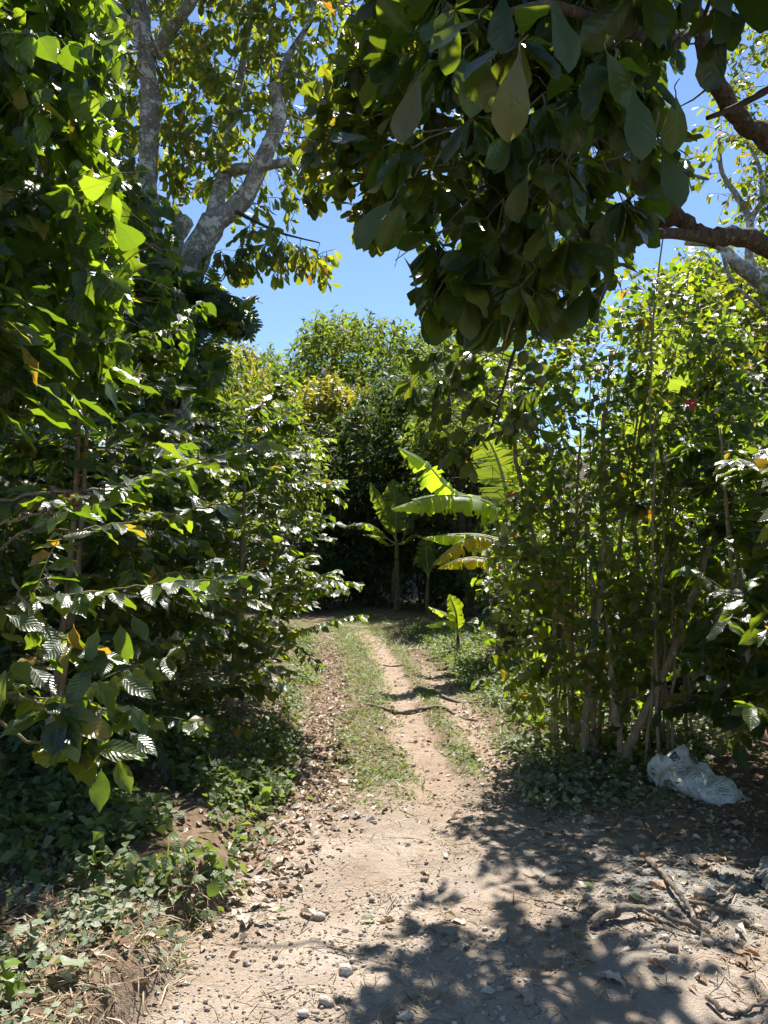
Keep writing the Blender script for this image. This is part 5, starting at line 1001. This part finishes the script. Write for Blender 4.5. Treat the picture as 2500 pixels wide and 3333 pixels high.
def sack(o, ax, L, Wd, label, mat, seed, hgt):
    """half-filled sack lying along ax, its printed side turned to the viewer"""
    nu, nv = 46, 28; r = np.random.default_rng(seed); V = np.zeros((nu, nv, 3)); U = np.zeros((nu, nv, 2))
    ax = nrm(np.array([ax[0], ax[1], 0.0])[None])[0]; sdv = np.array([-ax[1], ax[0], 0])
    for a in range(nu):
        s = a / (nu - 1); h = hgt * np.interp(s, [0, .04, .14, .24, .35, .6, .85, .97, 1], [.25, .55, 1.0, 1.05, .82, .66, .5, .32, .10]); wd = Wd * np.interp(s, [0, .05, .2, .5, .9, 1], [.5, .75, 1, .95, .85, .8])
        for b in range(nv):
            th = 2 * math.pi * (b / nv); c_, s_ = math.cos(th), math.sin(th)
            x = wd * .5 * np.sign(c_) * abs(c_) ** .8; z = h * (.5 + .5 * np.sign(s_) * abs(s_) ** .75) * (1 - .22 * abs(math.sin(s * 11 + 1.3 * c_)) ** 3)
            lean = .18 * z
            ph = 26 * s + 3 * math.sin(7 * s); wr = -.035 * abs(math.sin(9 * s + 2.2 * th + 2 * math.sin(5 * s))) ** .5 + .016 * math.sin(ph + 3 * th) + .012 * noise2(np.array(s * 14), np.array(th * 2.2), seed) * 2 + .03 * noise2(np.array(s * 5), np.array(th * 1.2), seed + 3)
            V[a, b] = o + ax * (s * L + .03 * float(noise2(np.array(th * 2), np.array(s * 3), seed + 5))) + sdv * (x * (1 + float(wr) * 3) + lean) + np.array([0, 0, z * (1 + float(wr) * 3.2)])
            # unwrap: the front face runs from v=0 at the ground to v=1 at the ridge
            U[a, b] = (s, (b / nv * 4 - 2) % 4 / 1.0 if False else ((b / nv - .5) * 2.0) % 2.0)
    a = np.arange(nu - 1); b = np.arange(nv); A, B = np.meshgrid(a, b, indexing='ij'); q = np.stack([A * nv + B, A * nv + (B + 1) % nv, (A + 1) * nv + (B + 1) % nv, (A + 1) * nv + B], -1).reshape(-1, 4)
    VV = V.reshape(-1, 3).copy(); VV[:, 2] = np.maximum(VV[:, 2], gz(VV[:, 0], VV[:, 1]) - .01)
    # uv: front side (facing the viewer): th from pi (ground, front) over pi/2 (ridge)
    th = np.tile(2 * math.pi * np.arange(nv) / nv, nu); front = (math.pi * 1.25 - th) / (math.pi * .8)
    UV = np.stack([np.repeat(np.arange(nu) / (nu - 1), nv), front], 1)
    base = VV.mean(0); base[2] = VV[:, 2].min(); root = thing('sack', tuple(base), label, 'sack'); VV = VV + np.random.default_rng(seed + 1).normal(0, .0045, VV.shape) * [1, 1, .8]
    link('sack_body', mesh_q('sack_body', VV - base, q, UV, smooth=False), M[mat], root)
    return root, base
e0, e1 = gpt(2150, 2560), gpt(2410, 2640)
rt, bs_ = sack(e0 + [0, .12, 0], (e1 - e0), float(np.linalg.norm((e1 - e0)[:2])) * 1.02, .34, 'dirty white woven sack with blue logo and printed lines, lying under the right shrubs', 'sack', 3, .27)
m = MB(); c = curve([e0 + [-.02, .05, .12], e0 + [-.05, -.02, .10], e0 + [-.03, -.05, .05], e0 + [.08, -.06, .03], e0 + [.16, -.03, .07]], 5)
m.tube(c, [.03 + .012 * math.sin(k * 1.3) for k in range(len(c))], 7); m.build('folded_mouth', M['sack_plain'], rt, bs_)
e0 = gpt(2478, 2905); sack(e0 + [0.02, .05, 0], (1, .15), .7, .26, 'greyish sack end poking in at the right edge', 'sack_old', 8, .12)

finalize()
